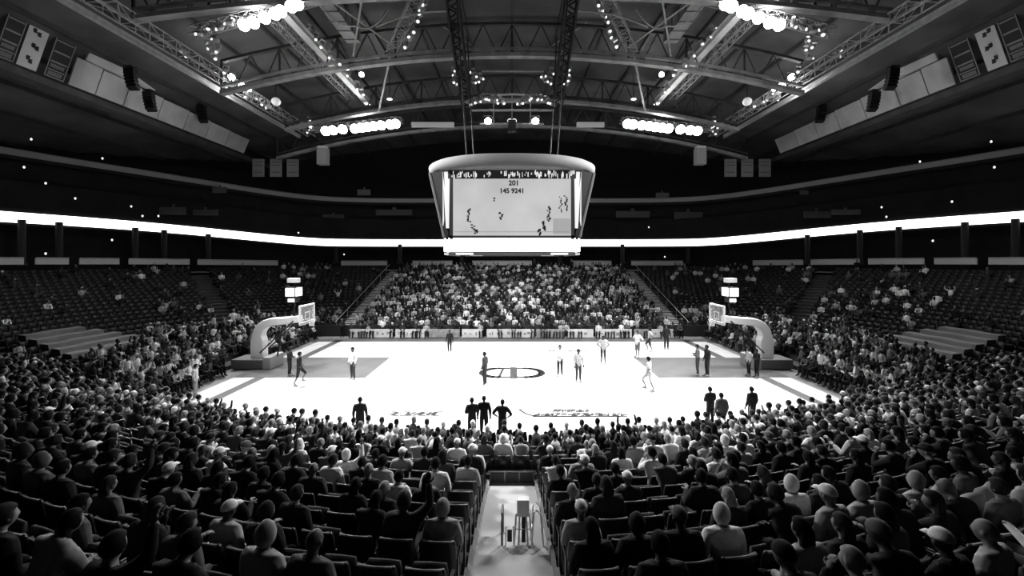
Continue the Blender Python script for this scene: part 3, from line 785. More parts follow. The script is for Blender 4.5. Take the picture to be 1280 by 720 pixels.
for (pl, hp, wi) in ind:
    x, y, z, a, k, c = pl
    if wi is not None: tone, sk, hk = WISH[wi][1], WISH[wi][2]-1, WISH[wi][3]; sk = min(2, max(0, sk)); hr = WISH[wi][4] or 0; pv = 0
    else:
        tone = random.choices(range(6), (24, 22, 13, 12, 14, 15) if k <= 8 else (42, 30, 14, 7, 4, 3))[0]; sk = random.choices((0, 1, 2), (15, 40, 45))[0]; hk = random.choice(HK)
        hr = random.choices((0, 1, 2), (54, 30, 16) if k <= 8 else (64, 32, 4))[0]; pv = random.choices(range(6), (34, 22, 14, 5, 12, 13))[0]
    hm = CLOTH[random.choice((0, 1, 3, 5))] if hk == 'cap' else HAIRS[hr]
    if wi is not None and hk == 'cap': hm = CLOTH[5]
    hw = {'cap': 'capped spectator in', 'hood': 'hooded spectator in'}.get(hk)
    lab = (hw+' ' if hw else HKW[(hk, hr)]+' spectator in ')+TOPW[tone]+' top, '+where(k, c)
    sc = random.uniform(.93, 1.05)
    person('spectator', PV[pv], (x-.05*math.sin(a), y+.05*math.cos(a), z-.03), a+random.uniform(-.15, .15), CLOTH[tone], CLOTH[random.choice((0, 0, 1, 2))], SKINS[sk], hm, hk, sc, lab, 'spectators in the near stand')
# seats: the 300 that show largest as objects
seats_all = [(pl, bp, False) for pl, bp in free]+[(o[0], o[1], True) for o in occ]
sv_ = sorted([s_ for s_ in seats_all if -30 < s_[1][0] < 1310 and s_[1][1] < 760 and s_[1][2] > 0], key=lambda s_: s_[1][2]+(0 if not s_[2] else 2.2))
sel = sv_[:300]; selid = set(id(s_) for s_ in sel); rest_seats = [s_ for s_ in seats_all if id(s_) not in selid]
pu, pd = seat_proto(False), seat_proto(True); usedp = {0: False, 1: False}
for (pl, bp, oc) in sel:
    x, y, z, a, k, c = pl; pr = pd if oc else pu
    if not usedp[int(oc)]: o = pr; o.location = (x, y, z); o.rotation_euler = (0, 0, a); usedp[int(oc)] = True
    else: o = copy_thing(pr, (x, y, z), a)
    tag(o, ('dark folding seat under a spectator, ' if oc else 'empty dark folding seat, ')+where(k, c), 'seat', 'folding seats in the near stand')

best = min(near_places, key=lambda p: abs(proj((p[0], p[1], p[2]+.9))[0]-1185)+abs(proj((p[0], p[1], p[2]+.9))[1]-606))
o = empty('draped_coat', (best[0], best[1], best[2]), best[3]); tag(o, 'large pale coat draped over dark seat backs near the right edge of the near stand', 'coat')
rings = []
for yy, zz in ((-.36, .58), (-.33, .8), (-.29, .95), (-.24, .99), (-.17, .94), (-.13, .75)):
    rings.append([(-.5+1.0*i/12, yy+.03*math.sin(i*1.7+zz*4), zz+(.16*(i/12)**2 if zz > .9 else 0)+.025*math.sin(i*1.1)-(.1 if zz < .6 and i % 5 == 0 else 0)) for i in range(13)])
c_ = MB().loft(rings).build('cloth', CLOTH[4], o, True); q_ = c_.modifiers.new('t', 'SOLIDIFY'); q_.thickness = .012
MB().loft([[(.28+.05*math.cos(a), -.4+.04*math.sin(a), z_) for a in [2*math.pi*k_/8 for k_ in range(8)]] for z_ in (.92, .6, .42)], True, True).build('sleeve', CLOTH[3], o, True)
# ------------------------------------------------------------------ masses: the rest of the crowd and of the seats, one object each
def tile_mesh(name, protos, places, mats, picker):
    """protos: list of (verts Nx3, faces list of quads/tris, per face slot key); one mesh"""
    VV, LL, ST, TT, MI = [], [], [], [], []; nv = 0; nl = 0
    pre = []
    for (vs, fs, keys) in protos:
        loops = np.array([i for f in fs for i in f], dtype=np.int64); tot = np.array([len(f) for f in fs]); st = np.concatenate([[0], np.cumsum(tot)[:-1]])
        pre.append((np.array(vs, dtype=np.float64), loops, st, tot, np.array(keys)))
    for pl in places:
        pi, sc, m_of = picker(pl); vs, loops, st, tot, keys = pre[pi]
        a = pl[3]; c, s_ = math.cos(a), math.sin(a)
        P = np.empty_like(vs); P[:, 0] = (vs[:, 0]*c-vs[:, 1]*s_)*sc+pl[0]; P[:, 1] = (vs[:, 0]*s_+vs[:, 1]*c)*sc+pl[1]; P[:, 2] = vs[:, 2]*sc+pl[2]
        VV.append(P); LL.append(loops+nv); ST.append(st+nl); TT.append(tot); MI.append(np.array([m_of[k] for k in keys])); nv += len(vs); nl += len(loops)
    V_ = np.concatenate(VV); L_ = np.concatenate(LL); S_ = np.concatenate(ST); MI = np.concatenate(MI)
    me = bpy.data.meshes.new(name); me.vertices.add(len(V_)); me.vertices.foreach_set('co', V_.ravel())
    me.loops.add(len(L_)); me.loops.foreach_set('vertex_index', L_.astype(np.int32))
    me.polygons.add(len(S_)); me.polygons.foreach_set('loop_start', S_.astype(np.int32))
    for m in mats: me.materials.append(m)
    me.polygons.foreach_set('material_index', MI.astype(np.int32)); me.update(calc_edges=True); me.validate()
    return put(name, me)
def low_person(J, hc):
    mb = MB(); keys = []
    def addk(o, key, fn):
        n0 = len(o.f); fn(o); keys.extend([key]*(len(o.f)-n0))
    T = lambda a, b, r0, r1, n=5: (lambda o: o.tube([J[a] if isinstance(a, str) else a, J[b] if isinstance(b, str) else b], [r0, r1], n, False))
    def torso(o):
        rings = []
        for nm, rx, ry in (('pel', .17, .13), ('wai', .155, .12), ('che', .2, .13), ('nb', .1, .075)):
            c = V(J[nm]); rings.append([c+V((rx*math.cos(2*math.pi*k/8), ry*math.sin(2*math.pi*k/8), 0)) for k in range(8)])
        o.loft(rings, True, True)
    addk(mb, 0, torso)
    for S_ in 'LR':
        addk(mb, 0, T('sh'+S_, 'el'+S_, .07, .05)); addk(mb, 0, T('el'+S_, 'wr'+S_, .05, .035)); addk(mb, 2, lambda o, S_=S_: o.sphere(J['wr'+S_], (.04, .05, .03), 5, 3))
        addk(mb, 1, T('hi'+S_, 'kn'+S_, .1, .075)); addk(mb, 1, T('kn'+S_, 'an'+S_, .07, .05)); addk(mb, 1, T('an'+S_, 'to'+S_, .05, .04, 4))
    addk(mb, 2, lambda o: o.tube([J['nb'], hc], [.06, .05], 5, False))
    addk(mb, 2, lambda o: o.sphere(hc, (.08, .1, .12), 8, 6))
    addk(mb, 2, lambda o: o.sphere(V(hc)+V((0, .1, -.01)), (.015, .02, .025), 4, 3))
    addk(mb, 3, lambda o: o.sphere(V(hc)+V((0, -.025, .035)), (.09, .1, .105), 8, 6))
    return (mb.v, mb.f, keys)
LOWP = [low_person(*J_seat(*a)) for a in ((.03,), (.4, 'knee', 'knee'), (.1, 'phone', 'lap'), (.0, 'up', 'up'), (.15, 'chin', 'lap'))]
LOWP += [low_person(*J_stand(q)) for q in ('idle', 'front', 'hips')]
CM = CLOTH+SKINS+HAIRS
def pick_person(pl):
    stand_ = len(pl) > 6 and pl[6]
    pi = random.choice((5, 6, 7)) if stand_ else random.choices(range(5), (40, 20, 18, 4, 18))[0]
    bias = pl[7] if len(pl) > 7 else 0
    t = random.choices(range(6), (28, 20, 12, 10, 12+bias, 18+bias*2))[0]
    return pi, random.uniform(.92, 1.06), {0: t, 1: random.choice((0, 0, 1, 2, 3)), 2: 6+random.choices((0, 1, 2), (15, 40, 45))[0], 3: random.choices((9, 10, 11, 5, 7), (50, 24, 10, 8, 8))[0]}
# clumpy field for the half-filled blocks
clump_c = [(random.uniform(-46, 46), random.uniform(-6, 28), random.uniform(1.0, 3.0)) for _ in range(70)]
def clump(x, y): return max(math.exp(-((x-a)**2+(y-b)**2)/(r_*r_)) for a, b, r_ in clump_c)
crowd = []
for pl in far_places:
    x, y, z, a, k, s_ = pl
    if abs(x) < 14.3 and y > 10.5: d = .95 if k < 12 else .86
    elif abs(x) < 19 and y > 9: d = .03+.08*clump(x, y)+(.85 if k < 4 else 0)
    else:
        d = .07+.5*clump(x, y)
        if k < 2: d = max(d, .7)
    if random.random() < d: crowd.append((x, y, z, a+random.uniform(-.2, .2), k, s_, random.random() < (.12 if k < 3 else .02)))
for pl in end_places:
    if random.random() < .93: crowd.append((*pl[:4], pl[4], pl[5], random.random() < .12))
for s in (-1, 1):
    for k in range(5):
        x0 = 26+TR*k; g = MB(); ya, yb = -1.9+.15*k, 3.6-.35*k
        rings = []
        for y_ in [ya+(yb-ya)*i/8 for i in range(9)]:
            dx = 0 if y_ < .5 else (10.5+k*TR)-math.sqrt(max(0, (10.5+k*TR)**2-(y_-.5)**2))
            zt_ = row_h(k)+.93+.02*math.sin(i_ * 2.1 if False else y_*3)
            rings.append([(s*(x0+.1-dx), y_, row_h(k)+.45), (s*(x0+.2-dx), y_, zt_-.05), (s*(x0+.72-dx), y_, zt_), (s*(x0+.78-dx), y_, row_h(k)+.3)])
        g.loft(rings, False, True)
        tag(g.build('seat_cover', mat('cover_cloth', .16, .8, .15, 1)), 'grey cover sheet over empty seats low in the %s end stand, %s row up' % (side(s), ORD[k]), 'seat cover', 'cover sheets on the %s end seats' % side(s))
crowd = [c_ for c_ in crowd if not (abs(c_[0]) > 25.6 and -2.2 < c_[1] < 3.5 and c_[4] < 5)]
# people standing and sitting behind the far boards, and round the corners of the court
for i in range(74):
    x = -15+30*i/73+random.uniform(-.12, .12)
    if random.random() < .8: crowd.append((x, 10.15, .03, math.pi+random.uniform(-.3, .3), 0, 0, random.random() < .4))
for s in (-1, 1):
    for i in range(60):
        crowd.append((s*random.uniform(17.0, 24.5), random.uniform(-10.2, -5.6) if i % 2 else random.uniform(-12, -8), .02, s*math.pi/2*random.uniform(.2, 1), 0, 0, random.random() < .5))
fix = lambda pl: (pl[0], pl[1], pl[2], pl[3]+(math.pi if False else 0), *pl[4:])
# far rows run left to right, so people must turn to face the court
def face(pl):
    x, y = pl[0], pl[1]
    return pl
FC = []
for pl in crowd:
    x, y, z, a = pl[:4]
    if pl[5] != 0 and abs(pl[5]) != 1 or (abs(x) > 25 or y > 10.4):
        tx, ty = (max(-15.5, min(15.5, x)), min(.5, y)); a = math.atan2(ty-y, tx-x)-math.pi/2+random.uniform(-.2, .2)
    elif abs(pl[5]) == 1: a = (math.pi/2 if x > 0 else -math.pi/2)+random.uniform(-.2, .2)
    FC.append((x, y, z, a, *pl[4:]))
stuff(tile_mesh('crowd', LOWP, FC, CM, pick_person), 'dense crowd filling the far stand and both ends of the arena', 'crowd')
if rest:
    stuff(tile_mesh('courtside_crowd', LOWP, [(*o[0][:4], 0, 0, False, 6) for o in rest], CM, pick_person), 'packed spectators in the front curved rows nearest the court', 'crowd')
def low_seat(up):
    mb = MB(); mb.box((0, -.19, .63), (.45, .05, .44), Matrix.Rotation(.12, 3, 'X'))
    if up: mb.box((0, -.06, .6), (.42, .06, .36), Matrix.Rotation(-.15, 3, 'X'))
    else: mb.box((0, .08, .42), (.42, .38, .06))
    mb.box((-.24, -.08, .33), (.03, .1, .62)); mb.box((.24, -.08, .33), (.03, .1, .62)); mb.box((0, -.1, .2), (.05, .05, .4))
    return (mb.v, mb.f, [0]*len(mb.f))
SL = []
occ_keys = set()
for pl in far_places:
    x, y = pl[0], pl[1]; tx, ty = (max(-15.5, min(15.5, x)), min(.5, y)); SL.append((x, y, pl[2], math.atan2(ty-y, tx-x)-math.pi/2))
for pl in end_places: SL.append((pl[0], pl[1], pl[2], math.pi/2 if pl[0] > 0 else -math.pi/2))
stuff(tile_mesh('far_seats', [low_seat(False)], SL, [mat('far_seat_plastic', .012, .5)], lambda pl: (0, 1, {0: 0})), 'rows of dark seats in the far stand and both ends', 'seats')
stuff(tile_mesh('near_seats', [low_seat(True), low_seat(False)], [(*s_[0][:4], s_[2]) for s_ in rest_seats], [M_SEAT], lambda pl: (1 if pl[4] else 0, 1, {0: 0})), 'remaining dark seats of the near stand, away from the camera', 'seats')

# ------------------------------------------------------------------ people on and around the court
def ground(px, py):
    Z = CH*FPX/(py-VY); return ((px-VX)/FPX*Z, CY+Z, .03)
COURT = [ # px, feet py, pose, heading, top tone, legs tone, skin, name, label
 (562, 441, 'idle', 3.1, 0, 0, 0, 'referee', 'person in black standing by the far sideline left of centre'),
 (374, 483, 'run', -1.4, 1, 1, 1, 'basketball_player', 'player in dark kit running near the left baseline'),
 (441, 475, 'idle', 2.6, 5, 2, 1, 'basketball_player', 'player in white top and dark shorts in the left key'),
 (590, 553, 'front', .3, 1, 0, 1, 'courtside_person', 'person in dark clothes standing courtside, leftmost of the group of three'),
 (605, 550, 'idle', .1, 0, 0, 0, 'courtside_person', 'tallest dark-clothed person standing in the courtside group of three'),
 (628, 556, 'hips', -.2, 1, 1, 1, 'courtside_person', 'shorter person standing courtside just left of the aisle line'),
 (606, 483, 'idle', 1.2, 2, 1, 0, 'basketball_player', 'player in grey standing at the left tip of the centre emblem'),
 (700, 471, 'front', 2.8, 5, 1, 1, 'basketball_player', 'player in white top standing just right of the centre emblem'),
 (723, 478, 'idle', -2.9, 4, 2, 0, 'basketball_player', 'player in grey top and long dark shorts right of centre court'),
 (754, 455, 'hips', 3.0, 4, 2, 0, 'basketball_player', 'player with hands on hips near the far lettering'),
 (812, 441, 'run', 1.5, 4, 2, 1, 'basketball_player', 'player running at the far right of the court'),
 (833, 437, 'idle', 3.0, 1, 1, 1, 'basketball_player', 'player standing at the far sideline near the right stairway'),
 (811, 491, 'run', 1.0, 5, 5, 2, 'basketball_player', 'player in all white kit at the corner of the right key'),
 (872, 470, 'front', 1.3, 3, 2, 1, 'basketball_player', 'grey-topped player inside the right key, left of his dark neighbour'),
 (884, 471, 'idle', 1.6, 1, 1, 0, 'basketball_player', 'dark-clothed player standing inside the right key'),
 (797, 447, 'hips', 2.2, 5, 3, 2, 'basketball_player', 'player in white at the free throw corner of the right key'),
 (888, 535, 'front', .2, 1, 0, 1, 'courtside_person', 'person standing courtside at right, left of two other standing figures'),
 (902, 545, 'idle', .1, 3, 0, 1, 'courtside_person', 'shorter standing person between two taller figures at right courtside'),
 (940, 535, 'idle', .3, 1, 1, 0, 'courtside_person', 'dark figure standing courtside, rightmost of the three at right'),
 (450, 552, 'idle', .2, 2, 1, 1, 'courtside_person', 'person standing up above the front row heads at left'),
 (936, 470, 'idle', 1.5, 4, 0, 1, 'courtside_person', 'person in pale top standing in front of the right hoop base'),
 (946, 472, 'front', 1.7, 0, 0, 0, 'courtside_person', 'person in black standing beside the right hoop base'),
 (244, 497, 'idle', -1.2, 5, 4, 2, 'courtside_person', 'person in white standing by the left end rows'),
 (362, 470, 'front', -1.5, 1, 1, 0, 'courtside_person', 'person in dark clothes standing by the left hoop'),
]
for (px, py, q, hd, t, l, sk, nm, lab) in COURT:
    p = ground(px, py); p = (p[0], p[1], .05)
    person(nm, PS[q], p, hd, CLOTH[t], CLOTH[l], SKINS[sk], HAIRS[0], 'short', 1.04 if nm == 'basketball_player' else .93, lab, None, ('shoes',))
# advertising boards on the far side
for i, (a, b, v_) in enumerate(((437, 492, 1), (494, 533, 1), (535, 575, 0), (577, 603, 1), (608, 668, 1), (670, 706, 0), (708, 742, 1), (744, 790, 1), (792, 812, 0), (814, 842, 1))):
    Z = 36.9; x0, x1 = (a-VX)/FPX*Z, (b-VX)/FPX*Z
    o = empty('advertising_board', ((x0+x1)/2, CY+Z, .0)); tag(o, '%s advertising board along the far sideline, %s from the left' % ('white' if v_ else 'grey', ORD[i]), 'advertising board', 'boards along the far sideline')
    MB().box((0, 0, .42), (x1-x0-.06, .08, .74)).build('panel', mat('board_face', .72, .6, .1, 2) if v_ else mat('board_face_grey', .3, .6, .3, 3), o)
    g = MB(); r = random.Random(i)
    xx = -(x1-x0)/2+.25
    while xx < (x1-x0)/2-.3: wd = r.uniform(.08, .3); g.box((xx+wd/2, -.045, .42+r.uniform(-.05, .05)), (wd, .012, r.uniform(.1, .3))); xx += wd+r.uniform(.06, .4)
    g.build('faded_lettering', mat('board_letter', .3, .6), o)
    MB().box((0, .12, .06), (x1-x0-.2, .3, .1)).build('foot', M_BLACK, o)
# white tables/boards at the ends
for i, (px0, py0, px1, py1) in enumerate(((1046, 463, 1062, 466), (1063, 467, 1087, 474), (1092, 472, 1103, 479), (1050, 432, 1078, 440), (1093, 440, 1112, 447), (160, 470, 172, 473), (133, 434, 148, 432))):
    zt = .85; Z0 = (CH-zt)*FPX/(py0-VY); Z1 = (CH-zt)*FPX/(py1-VY)
    a = at(px0, py0, Z0); b = at(px1, py1, Z1); d = b-a; an = math.atan2(d.y, d.x)
    base = 0
    o = empty('cloth_table', ((a.x+b.x)/2, (a.y+b.y)/2, base), an); tag(o, 'white cloth-covered table among the crowd at the %s end, %s of those listed left to right' % (side(px0-640), ORD[i]), 'table')
    o['label'] = 'white covered table at the %s end, %s' % (side(px0-640), ['nearest the court corner', 'longest, in the middle of its row', 'at the near end of its row', 'highest in the stand', 'small, high in the stand', 'low among the crowd', 'high among the crowd'][i])
    L_ = max(1.0, d.length); MB().box((0, 0, .84), (L_, .8, .04)).build('table_top', M_WHITE, o)
    MB().box((0, 0, .46), (L_-.02, .78, .74)).build('table_skirt', mat('table_cloth', .65, .8), o)

# ------------------------------------------------------------------ scoreboard over the centre of the court
sb = empty('center_scoreboard', (0, 0, 7.2)); tag(sb, 'big four-sided hanging video scoreboard with a pale curved top ring', 'scoreboard')
def sup(a, n, z, m=64, ex=1):
    return [(a*math.copysign(abs(math.cos(t))**(2/n), math.cos(t)), a*math.copysign(abs(math.sin(t))**(2/n), math.sin(t)), z-7.2) for t in [2*math.pi*(k+.5)/m for k in range(m)]]
MB().loft([sup(4.9, 2.5, 11.78), sup(5.05, 2.5, 11.75), sup(5.12, 2.5, 12.35), sup(5.0, 2.5, 12.42), sup(3.0, 2.5, 12.5)], True, True).build('top_ring', M_RING, sb, True)
MB().box((0, 0, 2.75), (7.3, 7.3, 3.9)).build('core', M_BLACK, sb)
MB().box((0, 0, .52), (6.96, 7.4, .72)).build('lower_core', M_BLACK, sb)
# corner fins
for sx in (-1, 1):
    for sy in (-1, 1):
        g = MB()
        top = [(sx*3.75, sy*3.85), (sx*4.5, sy*3.35), (sx*4.45, sy*3.0), (sx*3.66, sy*3.6)]; bot = [(sx*3.5, sy*3.75), (sx*3.68, sy*3.68), (sx*3.66, sy*3.5), (sx*3.5, sy*3.6)]
        g.loft([[(x, y, .95) for x, y in bot], [(x, y, 4.55) for x, y in top]], True, True); g.build('corner_fin', mat('fin_metal', .014, .8, spec=.1), sb)
        g = MB(); g.tube([(sx*4.62, sy*3.2, 4.55), (sx*3.74, sy*3.66, .95)], .09, 6); g.build('corner_edge', mat('fin_edge', .07, .8, spec=.1), sb)
M_SCR = bpy.data.materials.new('video_screen'); M_SCR.use_nodes = True; nt = M_SCR.node_tree; b_ = nt.nodes['Principled BSDF']
b_.inputs['Base Color'].default_value = (.01, .01, .01, 1); b_.inputs['Specular IOR Level'].default_value = .1; tc = nt.nodes.new('ShaderNodeTexCoord'); nz_ = nt.nodes.new('ShaderNodeTexNoise'); nz_.inputs['Scale'].default_value = .6
rr = nt.nodes.new('ShaderNodeMapRange'); rr.inputs['To Min'].default_value = .42; rr.inputs['To Max'].default_value = .66
nt.links.new(tc.outputs['Object'], nz_.inputs['Vector']); nt.links.new(nz_.outputs['Fac'], rr.inputs['Value']); nt.links.new(rr.outputs['Result'], b_.inputs['Emission Strength']); b_.inputs['Emission Color'].default_value = (1, 1, 1, 1)
M_SCRD = mat('screen_dark', .004, .5, emit=.012); M_SCRL = mat('screen_light', .1, .5, emit=.75); M_SCRG = mat('screen_grey', .05, .5, emit=.3)
def text_mesh(txt, size):
    c = bpy.data.curves.new('t', 'FONT'); c.body = txt; c.size = size; c.align_x = 'CENTER'; c.extrude = .004; c.offset = .014
    o = bpy.data.objects.new('t', c); COL.objects.link(o); return eval_mesh(o)
for q in range(4):
    A = Matrix.Rotation(q*math.pi/2, 3, 'Z'); A4 = A.to_4x4()
    def bq(mb, name, m, parent): 
        mb.v = [tuple(A @ Vector(v)) for v in mb.v]; return mb.build(name, m, parent)
    yf = -3.86
    scr = bq(MB().box((0, yf, 2.72), (6.45, .08, 3.5)), 'video_screen', M_SCR, sb)
    bq(MB().box((-3.32, yf-.01, 2.7), (.16, .14, 3.8)).box((3.32, yf-.01, 2.7), (.16, .14, 3.8)).box((0, yf-.01, .93), (6.8, .14, .12)), 'screen_frame', M_BLACK, sb)
    for s in (-1, 1):
        g = MB(); g.add([(s*3.42, yf, 4.5), (s*3.82, yf+.06, 4.5), (s*3.62, yf+.02, 1.4), (s*3.46, yf, 1.4), (s*3.42, yf+.08, 4.5), (s*3.82, yf+.14, 4.5), (s*3.62, yf+.1, 1.4), (s*3.46, yf+.08, 1.4)], [(0, 1, 2, 3), (4, 5, 6, 7), (0, 1, 5, 4), (1, 2, 6, 5), (2, 3, 7, 6), (3, 0, 4, 7)])
        bq(g, 'side_light', mat('side_strip', .1, .5, emit=.75), sb)
    # picture on the screen: dark crowd band with bright flecks, floor, players, numbers
    r = random.Random(11)
    bq(MB().box((0, yf-.055, 4.33), (7.0, .03, .46)), 'picture_crowd', M_SCRD, scr)
    g = MB()
    for i in range(95):
        x = r.uniform(-3.4, 3.4)
        if abs(x+.8) < .12: continue
        g.box((x, yf-.078, 4.33+r.uniform(-.14, .12)), (r.uniform(.03, .07), .012, r.uniform(.08, .28)))
    bq(g, 'picture_faces', M_SCRL, scr)
    g = MB()
    def fig(x, z, h, n):
        for i in range(n): g.box((x+r.uniform(-.09, .09), yf-.055, z+h*i/n), (r.uniform(.05, .14), .02, r.uniform(.05, .13)))
    fig(-2.35, 1.75, .75, 12); fig(-2.15, 1.35, .3, 4); fig(-1.95, 1.12, .25, 7); fig(2.0, 1.8, .8, 13); fig(1.75, 1.3, .5, 9); fig(1.5, 1.05, .3, 8); fig(2.65, 2.3, .9, 9); fig(2.95, 2.4, .85, 9); fig(-.6, 1.9, .4, 5); fig(-1.0, 2.9, .25, 2)
    bq(g, 'picture_players', M_SCRD, scr)
    bq(MB().box((2.72, yf-.05, 1.5), (.95, .02, .85)).box((0, yf-.05, 1.2), (6.3, .02, .05)), 'picture_floor', M_SCRG, scr)
    for txt, z, sz in (('145 9241', 3.32, .36), ('201', 3.74, .38)):
        me = text_mesh(txt, sz); me.transform(A4 @ Matrix.Translation((0 if sz < .37 else .1, yf-.06, z)) @ Matrix.Rotation(math.pi/2, 4, 'X')); me.materials.clear(); me.materials.append(M_SCRD); put('screen_text', me, scr)
    # lower LED band
    pts = [(-3.5+7*k/12, -3.8-.12*(1-(2*k/12-1)**2)) for k in range(13)]
    bq(MB().loft([[(x, y, .12) for x, y in pts], [(x, y, .86) for x, y in pts]]).loft([[(x, y, .86) for x, y in pts], [(x, -3.6, .88) for x, y in pts]]), 'led_band', mat('led_band', .8, .5, emit=1.6), sb)
    bq(MB().loft([[(x*.97, y+.1, -.1) for x, y in pts], [(x*.99, y+.02, .1) for x, y in pts]]), 'lower_trim', mat('lower_trim', .07, .5), sb)
    for s in (-1, 1): bq(MB().box((s*2.6, -3.78, .0), (.95, .1, .1)), 'underside_lamp', mat('under_lamp', .8, .5, emit=.5), sb)
for sx in (-1, 1):
    for sy in (-1, 1): MB().tube([(sx*2.6, sy*2.6, 5.2), (sx*3.2, sy*3.2, 15.6)], .04).build('hoist_cable', M_BLACK, sb)

# ------------------------------------------------------------------ roof
def roof_h(x): return 27.2-5.0*(x/36)**2
def rsec(y, dz=0, x0=-52, x1=52, n=40): return [(x0+(x1-x0)*i/n, y, roof_h(x0+(x1-x0)*i/n)+dz) for i in range(n+1)]
g = MB()
ys = [-20+3.2*i for i in range(22)]
g.loft([rsec(y) for y in ys]); struct(g.build('ceiling', M_DECK))
g = MB()
for x in range(-44, 45, 4):
    g.box((x, 12, roof_h(x)-.16), (.22, 64, .34))
struct(g.build('trim_2', M_STEELD))
def member(g, a, b, w_): 
    g.tube([a, b], w_*.7, 4)
def truss(name, A, B, w_, hgt, label, m=M_TRUSS, seg=1.4, cw=.06, cat='truss', group=None, up=Vector((0, 0, 1))):
    A, B = Vector(A), Vector(B); d = B-A; L = d.length; d.normalize(); sd = d.cross(up).normalized(); u = sd.cross(d)
    o = empty(name, A); c = MB(); bmb = MB(); n = max(2, int(L/seg))
    cs = [sd*w_/2+u*0, -sd*w_/2+u*0, sd*w_/2-u*hgt, -sd*w_/2-u*hgt]
    for q in cs: member(c, q, q+d*L, cw)
    for i in range(n):
        p0, p1 = d*(L*i/n), d*(L*(i+1)/n)
        for a, b in ((0, 2), (1, 3), (0, 1), (2, 3)):
            if i % 2: a, b = b, a
            member(bmb, cs[a]+p0, cs[b]+p1, cw*.6)
        for a, b in ((0, 2), (1, 3)): member(bmb, cs[a]+p0, cs[b]+p0, cw*.6)
    c.build('chord', m, o); bmb.build('lattice', m, o); tag(o, label, cat, group); return o
# transverse arched roof girders
for i, (y, wv, lab) in enumerate(((0, 'second nearest'), (8.2, 'middle'), (18, 'fourth'), (26.5, 'farthest'), (-7, 'nearest')) if False else ((0, .5, 'nearest, cut by the top of the photo'), (8.2, .55, 'broad and bright, before the far light banks'), (18.2, .4, 'above the two far light banks'), (27, .35, 'farthest, in front of the upper deck'))):
    o = empty('roof_girder', (0, y, 0)); tag(o, 'arched steel roof girder '+lab, 'roof girder')
    hh = lambda x: 24.0-3.1*(x/24)**2 if i < 3 else 24.0-2.6*(x/24)**2
    if i == 0: hh = lambda x: 24.0-1.6*(x/24)**2
    XM = (24.2, 24.2, 24.2, 30)[i]; xs = [-XM+2*XM*k/40 for k in range(41)]
    def band(z0, z1, yy, tk): 
        g = MB(); rings = [[(x, yy-tk, hh(x)+z0) for x in xs], [(x, yy-tk, hh(x)+z1) for x in xs], [(x, yy+tk, hh(x)+z1) for x in xs], [(x, yy+tk, hh(x)+z0) for x in xs], [(x, yy-tk, hh(x)+z0) for x in xs]]
        return g.loft(rings)
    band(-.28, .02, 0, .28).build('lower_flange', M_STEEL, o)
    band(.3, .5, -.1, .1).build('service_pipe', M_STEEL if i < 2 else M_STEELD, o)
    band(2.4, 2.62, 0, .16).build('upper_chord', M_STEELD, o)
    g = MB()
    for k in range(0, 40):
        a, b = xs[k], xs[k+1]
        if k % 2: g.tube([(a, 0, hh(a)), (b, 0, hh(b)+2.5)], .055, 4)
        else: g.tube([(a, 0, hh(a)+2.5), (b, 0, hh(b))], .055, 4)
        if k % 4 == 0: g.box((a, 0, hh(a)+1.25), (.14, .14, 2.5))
    g.build('web', M_STEELD, o)
